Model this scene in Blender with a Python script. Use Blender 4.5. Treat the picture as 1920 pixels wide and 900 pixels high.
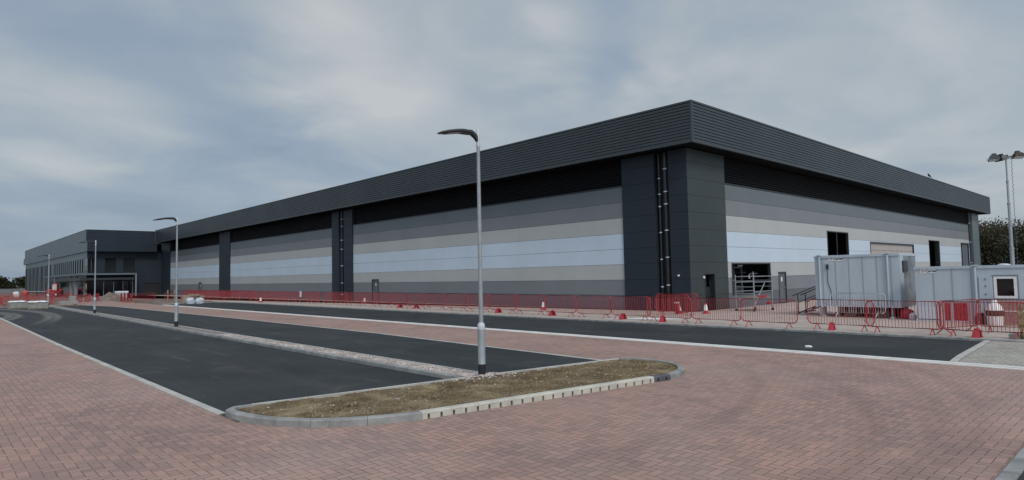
import bpy, math, random
from mathutils import Vector, Matrix, noise as mnoise
R_ = math.radians
random.seed(7)
for o in list(bpy.data.objects): bpy.data.objects.remove(o)
S = bpy.context.scene
COL = S.collection

# ------------------------------------------------------------------ camera
cam = bpy.data.cameras.new('camera'); camo = bpy.data.objects.new('camera', cam); COL.objects.link(camo)
RM = Matrix(((0.68227378, 0.05464364, 0.72905182), (0.73082298, -0.02368675, -0.68215593), (-0.02000662, 0.99822493, -0.05609568)))
camo.matrix_world = Matrix.Translation((18.4386, -30.4194, 2.2)) @ RM.to_4x4()
cam.sensor_fit = 'HORIZONTAL'; cam.sensor_width = 36; cam.lens = 1180.76 / 1920 * 36
cam.clip_start = 0.1; cam.clip_end = 12000
S.camera = camo

# ------------------------------------------------------------------ light and sky
SUN_EL = 44; SUN_DIR = Vector((0.93, -0.37, 0)).normalized()
sun = bpy.data.lights.new('sun', 'SUN'); suno = bpy.data.objects.new('sun', sun); COL.objects.link(suno)
sun.energy = 1.5; sun.angle = R_(16); sun.color = (1.0, 0.92, 0.82)
sd = Vector((SUN_DIR.x * math.cos(R_(SUN_EL)), SUN_DIR.y * math.cos(R_(SUN_EL)), math.sin(R_(SUN_EL))))
suno.rotation_euler = sd.to_track_quat('Z', 'Y').to_euler()
W = bpy.data.worlds.new('World'); S.world = W; W.use_nodes = True
nt = W.node_tree; nt.nodes.clear()
def N(t, **k):
    n = nt.nodes.new(t)
    for a, b in k.items(): setattr(n, a, b)
    return n
def wm(op, a, b=None, c=None):
    n = N('ShaderNodeMath', operation=op)
    for i, v in enumerate((a, b, c)):
        if v is None: continue
        if isinstance(v, (int, float)): n.inputs[i].default_value = v
        else: nt.links.new(v, n.inputs[i])
    return n.outputs[0]
out = N('ShaderNodeOutputWorld'); bg = N('ShaderNodeBackground'); nt.links.new(bg.outputs[0], out.inputs[0])
sky = N('ShaderNodeTexSky', sky_type='NISHITA'); sky.sun_disc = False
sky.sun_elevation = R_(SUN_EL); sky.sun_rotation = math.atan2(SUN_DIR.x, SUN_DIR.y)
sky.air_density = 1.0; sky.dust_density = 2.0
tc = N('ShaderNodeTexCoord'); sep = N('ShaderNodeSeparateXYZ'); nt.links.new(tc.outputs['Generated'], sep.inputs[0])
zz = wm('ADD', wm('MAXIMUM', sep.outputs[2], 0.0), 0.22)
cx = wm('DIVIDE', sep.outputs[0], zz); cy = wm('DIVIDE', sep.outputs[1], zz)
cmb = N('ShaderNodeCombineXYZ'); nt.links.new(cx, cmb.inputs[0]); nt.links.new(cy, cmb.inputs[1])
mp = N('ShaderNodeMapping'); nt.links.new(cmb.outputs[0], mp.inputs[0])
mp.inputs['Rotation'].default_value = (0, 0, R_(30)); mp.inputs['Scale'].default_value = (1.0, 0.8, 1); mp.inputs['Location'].default_value = (3.3, 1.7, 0)
def wnoise(sc, det, ro, di=0.0):
    n = N('ShaderNodeTexNoise'); n.inputs['Scale'].default_value = sc; n.inputs['Detail'].default_value = det; n.inputs['Roughness'].default_value = ro; n.inputs['Distortion'].default_value = di
    nt.links.new(mp.outputs[0], n.inputs['Vector']); return n
n1 = wnoise(2.5, 6.0, 0.52, 0.35); n2 = wnoise(1.1, 3.0, 0.5, 0.2)
# direction vector, warped a little so that the cloud banks get ragged edges
wv = N('ShaderNodeVectorMath', operation='SUBTRACT'); nt.links.new(n1.outputs['Color'], wv.inputs[0]); wv.inputs[1].default_value = (.5, .5, .5)
ws = N('ShaderNodeVectorMath', operation='SCALE'); nt.links.new(wv.outputs[0], ws.inputs[0]); ws.inputs['Scale'].default_value = 0.30
wa = N('ShaderNodeVectorMath', operation='ADD'); nt.links.new(tc.outputs['Generated'], wa.inputs[0]); nt.links.new(ws.outputs[0], wa.inputs[1])
wn_ = N('ShaderNodeVectorMath', operation='NORMALIZE'); nt.links.new(wa.outputs[0], wn_.inputs[0])
def bank(az, el, power, amp):      # a thinner, brighter bank of cloud at azimuth / elevation
    d = Vector((math.cos(R_(az)) * math.cos(R_(el)), math.sin(R_(az)) * math.cos(R_(el)), math.sin(R_(el))))
    p = N('ShaderNodeVectorMath', operation='DOT_PRODUCT'); nt.links.new(wn_.outputs[0], p.inputs[0]); p.inputs[1].default_value = d
    return wm('MULTIPLY', wm('POWER', wm('MAXIMUM', p.outputs['Value'], 0.0), power), amp)
BANKS = [(176.9, 14.3, 90, 0.22), (172.6, 13.5, 160, 0.2), (167.0, 12.5, 200, 0.16), (155.6, 19.5, 120, 0.18), (152.0, 14.5, 160, 0.28), (146.4, 13.5, 200, 0.28), (152.0, 21.9, 300, 0.2), (141.5, 21.5, 260, 0.22), (135.0, 21.5, 500, 0.3), (132.6, 19.2, 500, 0.22), (116.7, 17.0, 60, 0.26), (120.5, 12.0, 200, 0.16), (99.3, 14.1, 80, 0.22), (98.1, 6.3, 120, 0.18), (107.4, 8.6, 100, 0.1), (139.7, 9.1, 90, 0.12), (168.2, 20.7, 90, -0.1), (124.8, 22.6, 90, -0.12), (166.2, 8.0, 60, -0.16)]
acc = wm('MULTIPLY', wm('SUBTRACT', n1.outputs[0], 0.5), 0.85)
acc = wm('ADD', acc, wm('MULTIPLY', wm('SUBTRACT', n2.outputs[0], 0.5), 0.5))
for q in BANKS: acc = wm('ADD', acc, bank(*q))
acc = wm('ADD', acc, 0.39)
cr = N('ShaderNodeValToRGB'); nt.links.new(acc, cr.inputs[0])
e = cr.color_ramp.elements
e[0].position = 0.05; e[0].color = (2.45, 3.20, 4.25, 1)
e[1].position = 0.95; e[1].color = (5.9, 6.1, 6.2, 1)
m = e.new(0.38); m.color = (3.3, 4.05, 4.95, 1)
m = e.new(0.62); m.color = (4.3, 4.85, 5.3, 1)
dp = N('ShaderNodeVectorMath', operation='DOT_PRODUCT'); nt.links.new(tc.outputs['Generated'], dp.inputs[0]); dp.inputs[1].default_value = sd
glow = wm('MULTIPLY', wm('POWER', wm('MAXIMUM', wm('MULTIPLY_ADD', dp.outputs['Value'], 0.5, 0.5), 0.0), 4.0), 1.6)
gain = wm('ADD', glow, 0.92)
vm = N('ShaderNodeVectorMath', operation='SCALE'); nt.links.new(cr.outputs[0], vm.inputs[0]); nt.links.new(gain, vm.inputs['Scale'])
mix = N('ShaderNodeMix', data_type='RGBA'); mix.inputs[0].default_value = 0.88
nt.links.new(sky.outputs[0], mix.inputs[6]); nt.links.new(vm.outputs[0], mix.inputs[7])
nt.links.new(mix.outputs[2], bg.inputs[0]); bg.inputs[1].default_value = 0.10
S.view_settings.view_transform = 'Standard'; S.view_settings.look = 'None'
S.view_settings.exposure = 0.04; S.view_settings.gamma = 1; S.view_settings.use_curve_mapping = False
S.render.engine = 'CYCLES'
try: S.cycles.max_bounces = 6
except Exception: pass

# ------------------------------------------------------------------ materials
MATS = {}
def hexc(r, g, b):
    f = lambda c: (c / 255 / 12.92) if c / 255 <= 0.04045 else ((c / 255 + 0.055) / 1.055) ** 2.4
    return (f(r), f(g), f(b))
def mat(name, col, rough=0.7, metal=0.0, var=0.0, scale=3.0, bump=0.0, bscale=60.0, spec=0.5, detail=5, stretch=(1, 1, 1), col2=None):
    m = bpy.data.materials.new(name); m.use_nodes = True; t = m.node_tree; b = t.nodes['Principled BSDF']
    b.inputs['Roughness'].default_value = rough; b.inputs['Metallic'].default_value = metal
    b.inputs['Specular IOR Level'].default_value = spec
    b.inputs['Base Color'].default_value = (*col, 1)
    tcn = t.nodes.new('ShaderNodeTexCoord'); mpn = t.nodes.new('ShaderNodeMapping'); t.links.new(tcn.outputs['Object'], mpn.inputs[0])
    mpn.inputs['Scale'].default_value = stretch
    if var > 0 or col2:
        n = t.nodes.new('ShaderNodeTexNoise'); n.inputs['Scale'].default_value = scale; n.inputs['Detail'].default_value = detail; n.inputs['Roughness'].default_value = 0.6
        t.links.new(mpn.outputs[0], n.inputs['Vector'])
        r = t.nodes.new('ShaderNodeValToRGB'); t.links.new(n.outputs[0], r.inputs[0])
        a = col2 or tuple(c * (1 - var) for c in col); bb = col if col2 else tuple(min(1, c * (1 + var)) for c in col)
        r.color_ramp.elements[0].position = 0.33; r.color_ramp.elements[1].position = 0.67
        r.color_ramp.elements[0].color = (*a, 1); r.color_ramp.elements[1].color = (*bb, 1)
        t.links.new(r.outputs[0], b.inputs['Base Color'])
    if bump > 0:
        n = t.nodes.new('ShaderNodeTexNoise'); n.inputs['Scale'].default_value = bscale; n.inputs['Detail'].default_value = 4
        t.links.new(mpn.outputs[0], n.inputs['Vector'])
        bp = t.nodes.new('ShaderNodeBump'); bp.inputs['Strength'].default_value = bump; bp.inputs['Distance'].default_value = 0.02
        t.links.new(n.outputs[0], bp.inputs['Height']); t.links.new(bp.outputs[0], b.inputs['Normal'])
    MATS[name] = m; return m
M = MATS
# cladding
mat('clad_dark_grey', (0.105, 0.115, 0.130), 0.42, 0, 0.06, 0.35, stretch=(1, 1, 2))
mat('clad_grey', (0.180, 0.190, 0.205), 0.42, 0, 0.05, 0.35)
mat('clad_slate', (0.118, 0.140, 0.148), 0.42, 0, 0.06, 0.35)
mat('clad_warm', (0.40, 0.41, 0.40), 0.42, 0, 0.04, 0.35)
mat('clad_blue', (0.50, 0.585, 0.665), 0.40, 0, 0.04, 0.35)
mat('clad_anthracite', (0.044, 0.055, 0.056), 0.45, 0, 0.10, 0.5, spec=.2)
mat('clad_anthracite_shade', (0.024, 0.033, 0.044), 0.45, 0, 0.08, 0.5, spec=.2)  # darker copy: shade of left-facing pillars put into the colour; office side too
mat('clad_bluegrey', (0.12, 0.15, 0.165), 0.45, 0, 0.08, 0.4)
mat('fascia', (0.048, 0.060, 0.068), 0.42, 0, 0.10, 0.25, spec=.3)
mat('louvre', (0.012, 0.013, 0.015), 0.6, spec=.15)
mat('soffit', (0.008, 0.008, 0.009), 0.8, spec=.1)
mat('trim', (0.030, 0.035, 0.040), 0.4)
mat('interior', (0.035, 0.035, 0.037), 0.9)
mat('glass_dark', (0.008, 0.010, 0.012), 0.06, 0, spec=0.6)
mat('slot_dark', (0.008, 0.010, 0.013), 0.9, 0, spec=0.0)
mat('fin', (0.17, 0.21, 0.235), 0.45)
mat('door_grey', (0.10, 0.115, 0.13), 0.45)
mat('shutter', (0.36, 0.33, 0.31), 0.6, 0, 0.06, 1.0)
mat('alu', (0.42, 0.44, 0.46), 0.38, 0.75, 0.08, 4)
mat('galv', (0.34, 0.365, 0.38), 0.6, 0.25, 0.18, 9, col2=(0.27, 0.30, 0.32))
mat('galv_light', (0.50, 0.54, 0.57), 0.55, 0.1)
mat('black', (0.014, 0.014, 0.016), 0.5)
mat('lamp_head', (0.022, 0.022, 0.024), 0.45)
mat('lamp_glass', (0.22, 0.17, 0.15), 0.2)
mat('red_paint', (0.37, 0.038, 0.042), 0.42, 0, 0.25, 6)
mat('red_plastic', (0.36, 0.020, 0.034), 0.55, 0, 0.3, 7)
mat('white_plastic', (0.72, 0.72, 0.70), 0.5, 0, 0.06, 6)
mat('white_sheet', (0.75, 0.75, 0.73), 0.5, 0, 0.1, 4, bump=0.5, bscale=9)
mat('bag', (0.50, 0.55, 0.60), 0.7, 0, 0.25, 5, bump=0.6, bscale=9)
mat('wood', (0.30, 0.23, 0.17), 0.8, 0, 0.35, 8)
mat('dirt', (0.17, 0.125, 0.10), 0.95, 0, 0.4, 3, bump=0.7, bscale=20)
mat('cabin', (0.415, 0.470, 0.515), 0.5, 0, 0.07, 1.1, stretch=(2, 2, 0.5))
mat('cabin_seam', (0.27, 0.31, 0.34), 0.6)
mat('steel_plate', (0.30, 0.33, 0.35), 0.32, 0.7, 0.45, 1.2, stretch=(1, 1, 1))
mat('brickpack', (0.30, 0.19, 0.165), 0.9, 0, 0.25, 14)
mat('concrete_block', (0.30, 0.29, 0.27), 0.9, 0, 0.18, 6, bump=0.3)
mat('rubber', (0.02, 0.02, 0.02), 0.8)
mat('yellow', (0.24, 0.22, 0.10), 0.7, 0, 0.2, 8)
mat('pipe', (0.020, 0.023, 0.027), 0.3)
mat('bark', (0.055, 0.045, 0.036), 0.95, 0, 0.3, 8)
mat('hill', (0.095, 0.145, 0.185), 1.0, 0, 0.18, 0.004)  # blue of distance haze put into the base colour
mat('text_dark', (0.02, 0.02, 0.03), 0.6)
mat('text_red', (0.4, 0.03, 0.03), 0.6)
mat('blue_sign', (0.08, 0.2, 0.5), 0.6)
mat('bird', (0.02, 0.02, 0.022), 0.7)
mat('orange_red', (0.42, 0.06, 0.05), 0.5, 0, 0.15, 3)
mat('stone', (0.50, 0.44, 0.40), 0.9, 0, 0.35, 2.5)
mat('gravel_dark', (0.30, 0.25, 0.22), 0.9, 0, 0.3, 3)
mat('dry_grass', (0.32, 0.245, 0.13), 0.9, 0, 0.55, 1.6)
mat('cream_kerb', (0.47, 0.45, 0.385), 0.85, 0, 0.16, 3.0, bump=0.15)
mat('kerb', (0.35, 0.347, 0.33), 0.9, 0, 0.22, 2.6, bump=0.35, col2=(0.18, 0.183, 0.18), spec=.2)
mat('kerb_dark', (0.085, 0.085, 0.095), 0.8, 0, 0.2, 5)
mat('kerb_white', (0.66, 0.64, 0.60), 0.8, 0, 0.14, 1.4, bump=0.1)
mat('edging', (0.42, 0.405, 0.37), 0.85, 0, 0.2, 1.5, bump=0.2)

def leafmat(name, c1, c2):
    m = mat(name, c1, 0.75, 0, 0, spec=0.2); t = m.node_tree; b = t.nodes['Principled BSDF']
    g = t.nodes.new('ShaderNodeNewGeometry'); r = t.nodes.new('ShaderNodeValToRGB')
    t.links.new(g.outputs['Random Per Island'], r.inputs[0])
    r.color_ramp.elements[0].color = (*c1, 1); r.color_ramp.elements[1].color = (*c2, 1); t.links.new(r.outputs[0], b.inputs['Base Color'])
leafmat('leaf_autumn', (0.022, 0.027, 0.013), (0.065, 0.052, 0.032))
leafmat('leaf_dull', (0.024, 0.031, 0.016), (0.060, 0.060, 0.034))

def nodesetup(name, rough):
    m = bpy.data.materials.new(name); m.use_nodes = True; t = m.node_tree; b = t.nodes['Principled BSDF']; b.inputs['Roughness'].default_value = rough
    MATS[name] = m
    def nd(ty, **k):
        n = t.nodes.new(ty)
        for a, c in k.items(): setattr(n, a, c)
        return n
    def mt(op, a, bb=None, c=None):
        n = nd('ShaderNodeMath', operation=op)
        for i, v in enumerate((a, bb, c)):
            if v is None: continue
            if isinstance(v, (int, float)): n.inputs[i].default_value = v
            else: t.links.new(v, n.inputs[i])
        return n.outputs[0]
    def noise(vec, scale, detail=4, rough=0.55, dist=0):
        n = nd('ShaderNodeTexNoise'); n.inputs['Scale'].default_value = scale; n.inputs['Detail'].default_value = detail
        n.inputs['Roughness'].default_value = rough; n.inputs['Distortion'].default_value = dist; t.links.new(vec, n.inputs['Vector']); return n.outputs[0]
    def ramp(f, *st):
        r = nd('ShaderNodeValToRGB'); t.links.new(f, r.inputs[0]); el = r.color_ramp.elements
        el[0].position, el[1].position = st[0][0], st[-1][0]; el[0].color = (*st[0][1], 1); el[1].color = (*st[-1][1], 1)
        for p, c in st[1:-1]: x = el.new(p); x.color = (*c, 1)
        return r.outputs[0]
    def mixc(f, a, bb, mode='MIX'):
        n = nd('ShaderNodeMix', data_type='RGBA', blend_type=mode)
        for i, v in ((0, f), (6, a), (7, bb)):
            if isinstance(v, (int, float)): n.inputs[i].default_value = v
            elif isinstance(v, tuple): n.inputs[i].default_value = (*v, 1)
            else: t.links.new(v, n.inputs[i])
        return n.outputs[2]
    geo = nd('ShaderNodeNewGeometry'); pos = geo.outputs['Position']
    return m, t, b, nd, mt, noise, ramp, mixc, pos

def herringbone(name, c_lo, c_mid, c_hi, joint, unit=0.116):
    m, t, b, nd, mt, noise, ramp, mixc, pos = nodesetup(name, 0.85)
    b.inputs['Specular IOR Level'].default_value = 0.3
    s = nd('ShaderNodeSeparateXYZ'); t.links.new(pos, s.inputs[0])
    # gentle waviness of laying
    w = mt('MULTIPLY', mt('SUBTRACT', noise(pos, 0.5, 2), 0.5), 0.05)
    x = mt('DIVIDE', mt('ADD', s.outputs[0], w), unit); y = mt('DIVIDE', mt('ADD', s.outputs[1], w), unit)
    i = mt('FLOOR', x); j = mt('FLOOR', y); fx = mt('SUBTRACT', x, i); fy = mt('SUBTRACT', y, j)
    mod = mt('FLOORED_MODULO', mt('ADD', mt('SUBTRACT', i, j), 4000.0), 4.0)
    is1 = mt('COMPARE', mod, 1.0, 0.2); is2 = mt('COMPARE', mod, 2.0, 0.2); isV = mt('GREATER_THAN', mod, 1.5)
    lx = mt('ADD', fx, is1); ly = mt('ADD', fy, is2)               # local coords
    wx = mt('SUBTRACT', 2.0, isV); wy = mt('ADD', 1.0, isV)
    dx = mt('MINIMUM', lx, mt('SUBTRACT', wx, lx)); dy = mt('MINIMUM', ly, mt('SUBTRACT', wy, ly))
    d = mt('MINIMUM', dx, dy)
    bi = mt('SUBTRACT', i, is1); bj = mt('SUBTRACT', j, is2)
    c = nd('ShaderNodeCombineXYZ'); t.links.new(bi, c.inputs[0]); t.links.new(bj, c.inputs[1]); t.links.new(isV, c.inputs[2])
    wn = nd('ShaderNodeTexWhiteNoise', noise_dimensions='3D'); t.links.new(c.outputs[0], wn.inputs[0])
    patch = noise(pos, 0.55, 3); dust = noise(pos, 0.22, 5, 0.6, 0.6); grit = noise(pos, 45, 3)
    f = mt('ADD', mt('MULTIPLY', wn.outputs[0], 0.60), mt('SUBTRACT', mt('MULTIPLY', patch, 1.3), 0.33))
    base = ramp(f, (0.18, c_lo), (0.62, c_mid), (1.08, c_hi))
    base = mixc(mt('MULTIPLY', grit, 0.35), base, tuple(v * 0.6 for v in c_mid))
    # swept sand and faint curved tyre tracks
    def ring(cx_, cy_, r, wd):
        q = mt('SQRT', mt('ADD', mt('POWER', mt('SUBTRACT', s.outputs[0], cx_), 2.0), mt('POWER', mt('SUBTRACT', s.outputs[1], cy_), 2.0)))
        return mt('MAXIMUM', mt('SUBTRACT', 1.0, mt('DIVIDE', mt('ABSOLUTE', mt('SUBTRACT', q, r)), wd)), 0.0)
    tr = mt('ADD', mt('ADD', ring(3.6, -22.9, 12.7, 0.30), ring(5.8, -23.7, 10.0, 0.32)), mt('ADD', ring(5.3, -21.3, 11.2, 0.28), ring(4.8, -22.6, 8.8, 0.25)))
    tm = nd('ShaderNodeMapRange'); t.links.new(s.outputs[0], tm.inputs[0]); tm.inputs[1].default_value = 9.0; tm.inputs[2].default_value = 12.0
    tr = mt('MULTIPLY', tr, tm.outputs[0])
    tr = mt('MULTIPLY', mt('MINIMUM', tr, 1.0), mt('MULTIPLY', noise(pos, 1.1, 3), 1.2))
    base = mixc(mt('MULTIPLY', tr, 0.75), base, tuple(v * 0.62 for v in c_mid))
    dm = nd('ShaderNodeMapRange'); t.links.new(dust, dm.inputs[0]); dm.inputs[1].default_value = 0.45; dm.inputs[2].default_value = 0.75
    base = mixc(mt('MULTIPLY', dm.outputs[0], 0.40), base, (0.43, 0.33, 0.285))
    jm = nd('ShaderNodeMapRange'); t.links.new(d, jm.inputs[0]); jm.inputs[1].default_value = 0.02; jm.inputs[2].default_value = 0.075; jm.inputs[3].default_value = 1; jm.inputs[4].default_value = 0
    sand = noise(pos, 1.3, 3)
    jm2 = mt('MULTIPLY', jm.outputs[0], mt('ADD', mt('MULTIPLY', sand, 1.3), 0.10))
    base = mixc(mt('MINIMUM', jm2, 1.0), base, joint)
    t.links.new(base, b.inputs['Base Color'])
    hgt = mt('ADD', mt('MULTIPLY', mt('SUBTRACT', 1.0, jm.outputs[0]), 1.0), mt('MULTIPLY', wn.outputs[0], 0.35))
    bp = nd('ShaderNodeBump'); bp.inputs['Strength'].default_value = 0.5; bp.inputs['Distance'].default_value = 0.006
    t.links.new(mt('ADD', hgt, mt('MULTIPLY', grit, 0.25)), bp.inputs['Height']); t.links.new(bp.outputs[0], b.inputs['Normal'])
herringbone('paving_red', (0.255, 0.180, 0.155), (0.350, 0.229, 0.190), (0.430, 0.262, 0.212), (0.120, 0.085, 0.073))
herringbone('paving_tan', (0.36, 0.30, 0.26), (0.46, 0.385, 0.335), (0.54, 0.46, 0.40), (0.25, 0.21, 0.18))
herringbone('paving_beige', (0.27, 0.25, 0.215), (0.36, 0.34, 0.295), (0.44, 0.415, 0.36), (0.17, 0.155, 0.13))

def asphalt(name):
    m, t, b, nd, mt, noise, ramp, mixc, pos = nodesetup(name, 0.8)
    b.inputs['Specular IOR Level'].default_value = 0.25
    s = nd('ShaderNodeSeparateXYZ'); t.links.new(pos, s.inputs[0])
    big = noise(pos, 0.35, 4, 0.6, 0.4); fine = noise(pos, 70, 3, 0.7); 
    base = ramp(big, (0.36, (0.012, 0.016, 0.018)), (0.64, (0.036, 0.040, 0.041)))
    base = mixc(mt('MULTIPLY', fine, 0.8), base, (0.040, 0.043, 0.044))
    mp = nd('ShaderNodeMapping'); t.links.new(pos, mp.inputs[0]); mp.inputs['Scale'].default_value = (0.12, 1.6, 1)
    st = noise(mp.outputs[0], 1.0, 4, 0.6)
    sm = nd('ShaderNodeMapRange'); t.links.new(st, sm.inputs[0]); sm.inputs[1].default_value = 0.5; sm.inputs[2].default_value = 0.8
    base = mixc(mt('MULTIPLY', sm.outputs[0], 0.75), base, (0.058, 0.058, 0.058))
    du = noise(pos, 0.75, 5, 0.65, 0.8)
    dm = nd('ShaderNodeMapRange'); t.links.new(du, dm.inputs[0]); dm.inputs[1].default_value = 0.56; dm.inputs[2].default_value = 0.78
    base = mixc(mt('MULTIPLY', dm.outputs[0], 0.6), base, (0.105, 0.098, 0.088))
    sc_ = nd('ShaderNodeMapping'); t.links.new(pos, sc_.inputs[0]); sc_.inputs['Rotation'].default_value = (0, 0, 0.5); sc_.inputs['Scale'].default_value = (0.25, 5.0, 1)
    sx_ = nd('ShaderNodeMapRange'); t.links.new(noise(sc_.outputs[0], 1.0, 2, 0.5), sx_.inputs[0]); sx_.inputs[1].default_value = 0.66; sx_.inputs[2].default_value = 0.74
    base = mixc(mt('MULTIPLY', sx_.outputs[0], 0.35), base, (0.12, 0.115, 0.105))
    v_ = nd('ShaderNodeTexVoronoi'); v_.inputs['Scale'].default_value = 2.6; t.links.new(pos, v_.inputs['Vector'])
    base = mixc(mt('MULTIPLY', mt('LESS_THAN', v_.outputs['Distance'], 0.045), 0.5), base, (0.30, 0.28, 0.25))
    def ring(cx_, cy_, r, wd):
        q = mt('SQRT', mt('ADD', mt('POWER', mt('SUBTRACT', s.outputs[0], cx_), 2.0), mt('POWER', mt('MULTIPLY', mt('SUBTRACT', s.outputs[1], cy_), 1.0), 2.0)))
        return mt('MAXIMUM', mt('SUBTRACT', 1.0, mt('DIVIDE', mt('ABSOLUTE', mt('SUBTRACT', q, r)), wd)), 0.0)
    rg = mt('MAXIMUM', mt('MAXIMUM', ring(-42.2, -86.6, 63.0, 0.42), ring(-42.3, -93.3, 70.1, 0.34)), mt('MAXIMUM', ring(-42, -54.9, 29.2, 0.4), ring(-42, -59.6, 34.4, 0.35)))
    far = nd('ShaderNodeMapRange'); t.links.new(s.outputs[0], far.inputs[0]); far.inputs[1].default_value = -24; far.inputs[2].default_value = -34
    rg = mt('MULTIPLY', mt('MULTIPLY', rg, far.outputs[0]), mt('MULTIPLY', noise(pos, 0.8, 3), 2.2))
    base = mixc(mt('MINIMUM', rg, 0.85), base, (0.15, 0.14, 0.125))
    t.links.new(base, b.inputs['Base Color'])
    bp = nd('ShaderNodeBump'); bp.inputs['Strength'].default_value = 0.5; bp.inputs['Distance'].default_value = 0.006
    t.links.new(fine, bp.inputs['Height']); t.links.new(bp.outputs[0], b.inputs['Normal'])
asphalt('asphalt')

m, t, b, nd, mt, noise, ramp, mixc, pos = nodesetup('soil', 0.95)
b.inputs['Specular IOR Level'].default_value = 0.15
a = ramp(noise(pos, 2.2, 6, 0.65, 0.5), (0.32, (0.085, 0.060, 0.030)), (0.5, (0.200, 0.145, 0.082)), (0.68, (0.340, 0.262, 0.175)))
a = mixc(mt('MULTIPLY', noise(pos, 28, 4), 0.8), a, (0.10, 0.075, 0.042))
pm = nd('ShaderNodeMapRange'); t.links.new(noise(pos, 1.1, 4, 0.6, 0.6), pm.inputs[0]); pm.inputs[1].default_value = 0.52; pm.inputs[2].default_value = 0.68
a = mixc(mt('MULTIPLY', pm.outputs[0], 0.55), a, (0.40, 0.32, 0.20))
t.links.new(a, b.inputs['Base Color'])
bp = nd('ShaderNodeBump'); bp.inputs['Strength'].default_value = 1; bp.inputs['Distance'].default_value = 0.03
t.links.new(noise(pos, 22, 5, 0.7), bp.inputs['Height']); t.links.new(bp.outputs[0], b.inputs['Normal'])

m, t, b, nd, mt, noise, ramp, mixc, pos = nodesetup('gravel', 0.9)
v = nd('ShaderNodeTexVoronoi'); v.inputs['Scale'].default_value = 32; t.links.new(pos, v.inputs['Vector'])
sp = nd('ShaderNodeSeparateColor'); t.links.new(v.outputs['Color'], sp.inputs[0])
a = ramp(sp.outputs[0], (0.0, (0.22, 0.17, 0.15)), (0.5, (0.42, 0.36, 0.32)), (1.0, (0.62, 0.57, 0.52)))
a = mixc(mt('MULTIPLY', v.outputs['Distance'], 1.1), a, (0.08, 0.06, 0.055))
t.links.new(a, b.inputs['Base Color'])
bp = nd('ShaderNodeBump'); bp.inputs['Strength'].default_value = 1; bp.inputs['Distance'].default_value = 0.02; bp.invert = True
t.links.new(v.outputs['Distance'], bp.inputs['Height']); t.links.new(bp.outputs[0], b.inputs['Normal'])

m, t, b, nd, mt, noise, ramp, mixc, pos = nodesetup('ground', 0.95)
a = ramp(noise(pos, 0.02, 6, 0.6), (0.3, (0.10, 0.10, 0.055)), (0.55, (0.15, 0.125, 0.085)), (0.7, (0.20, 0.16, 0.12)))
t.links.new(a, b.inputs['Base Color'])

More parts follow.
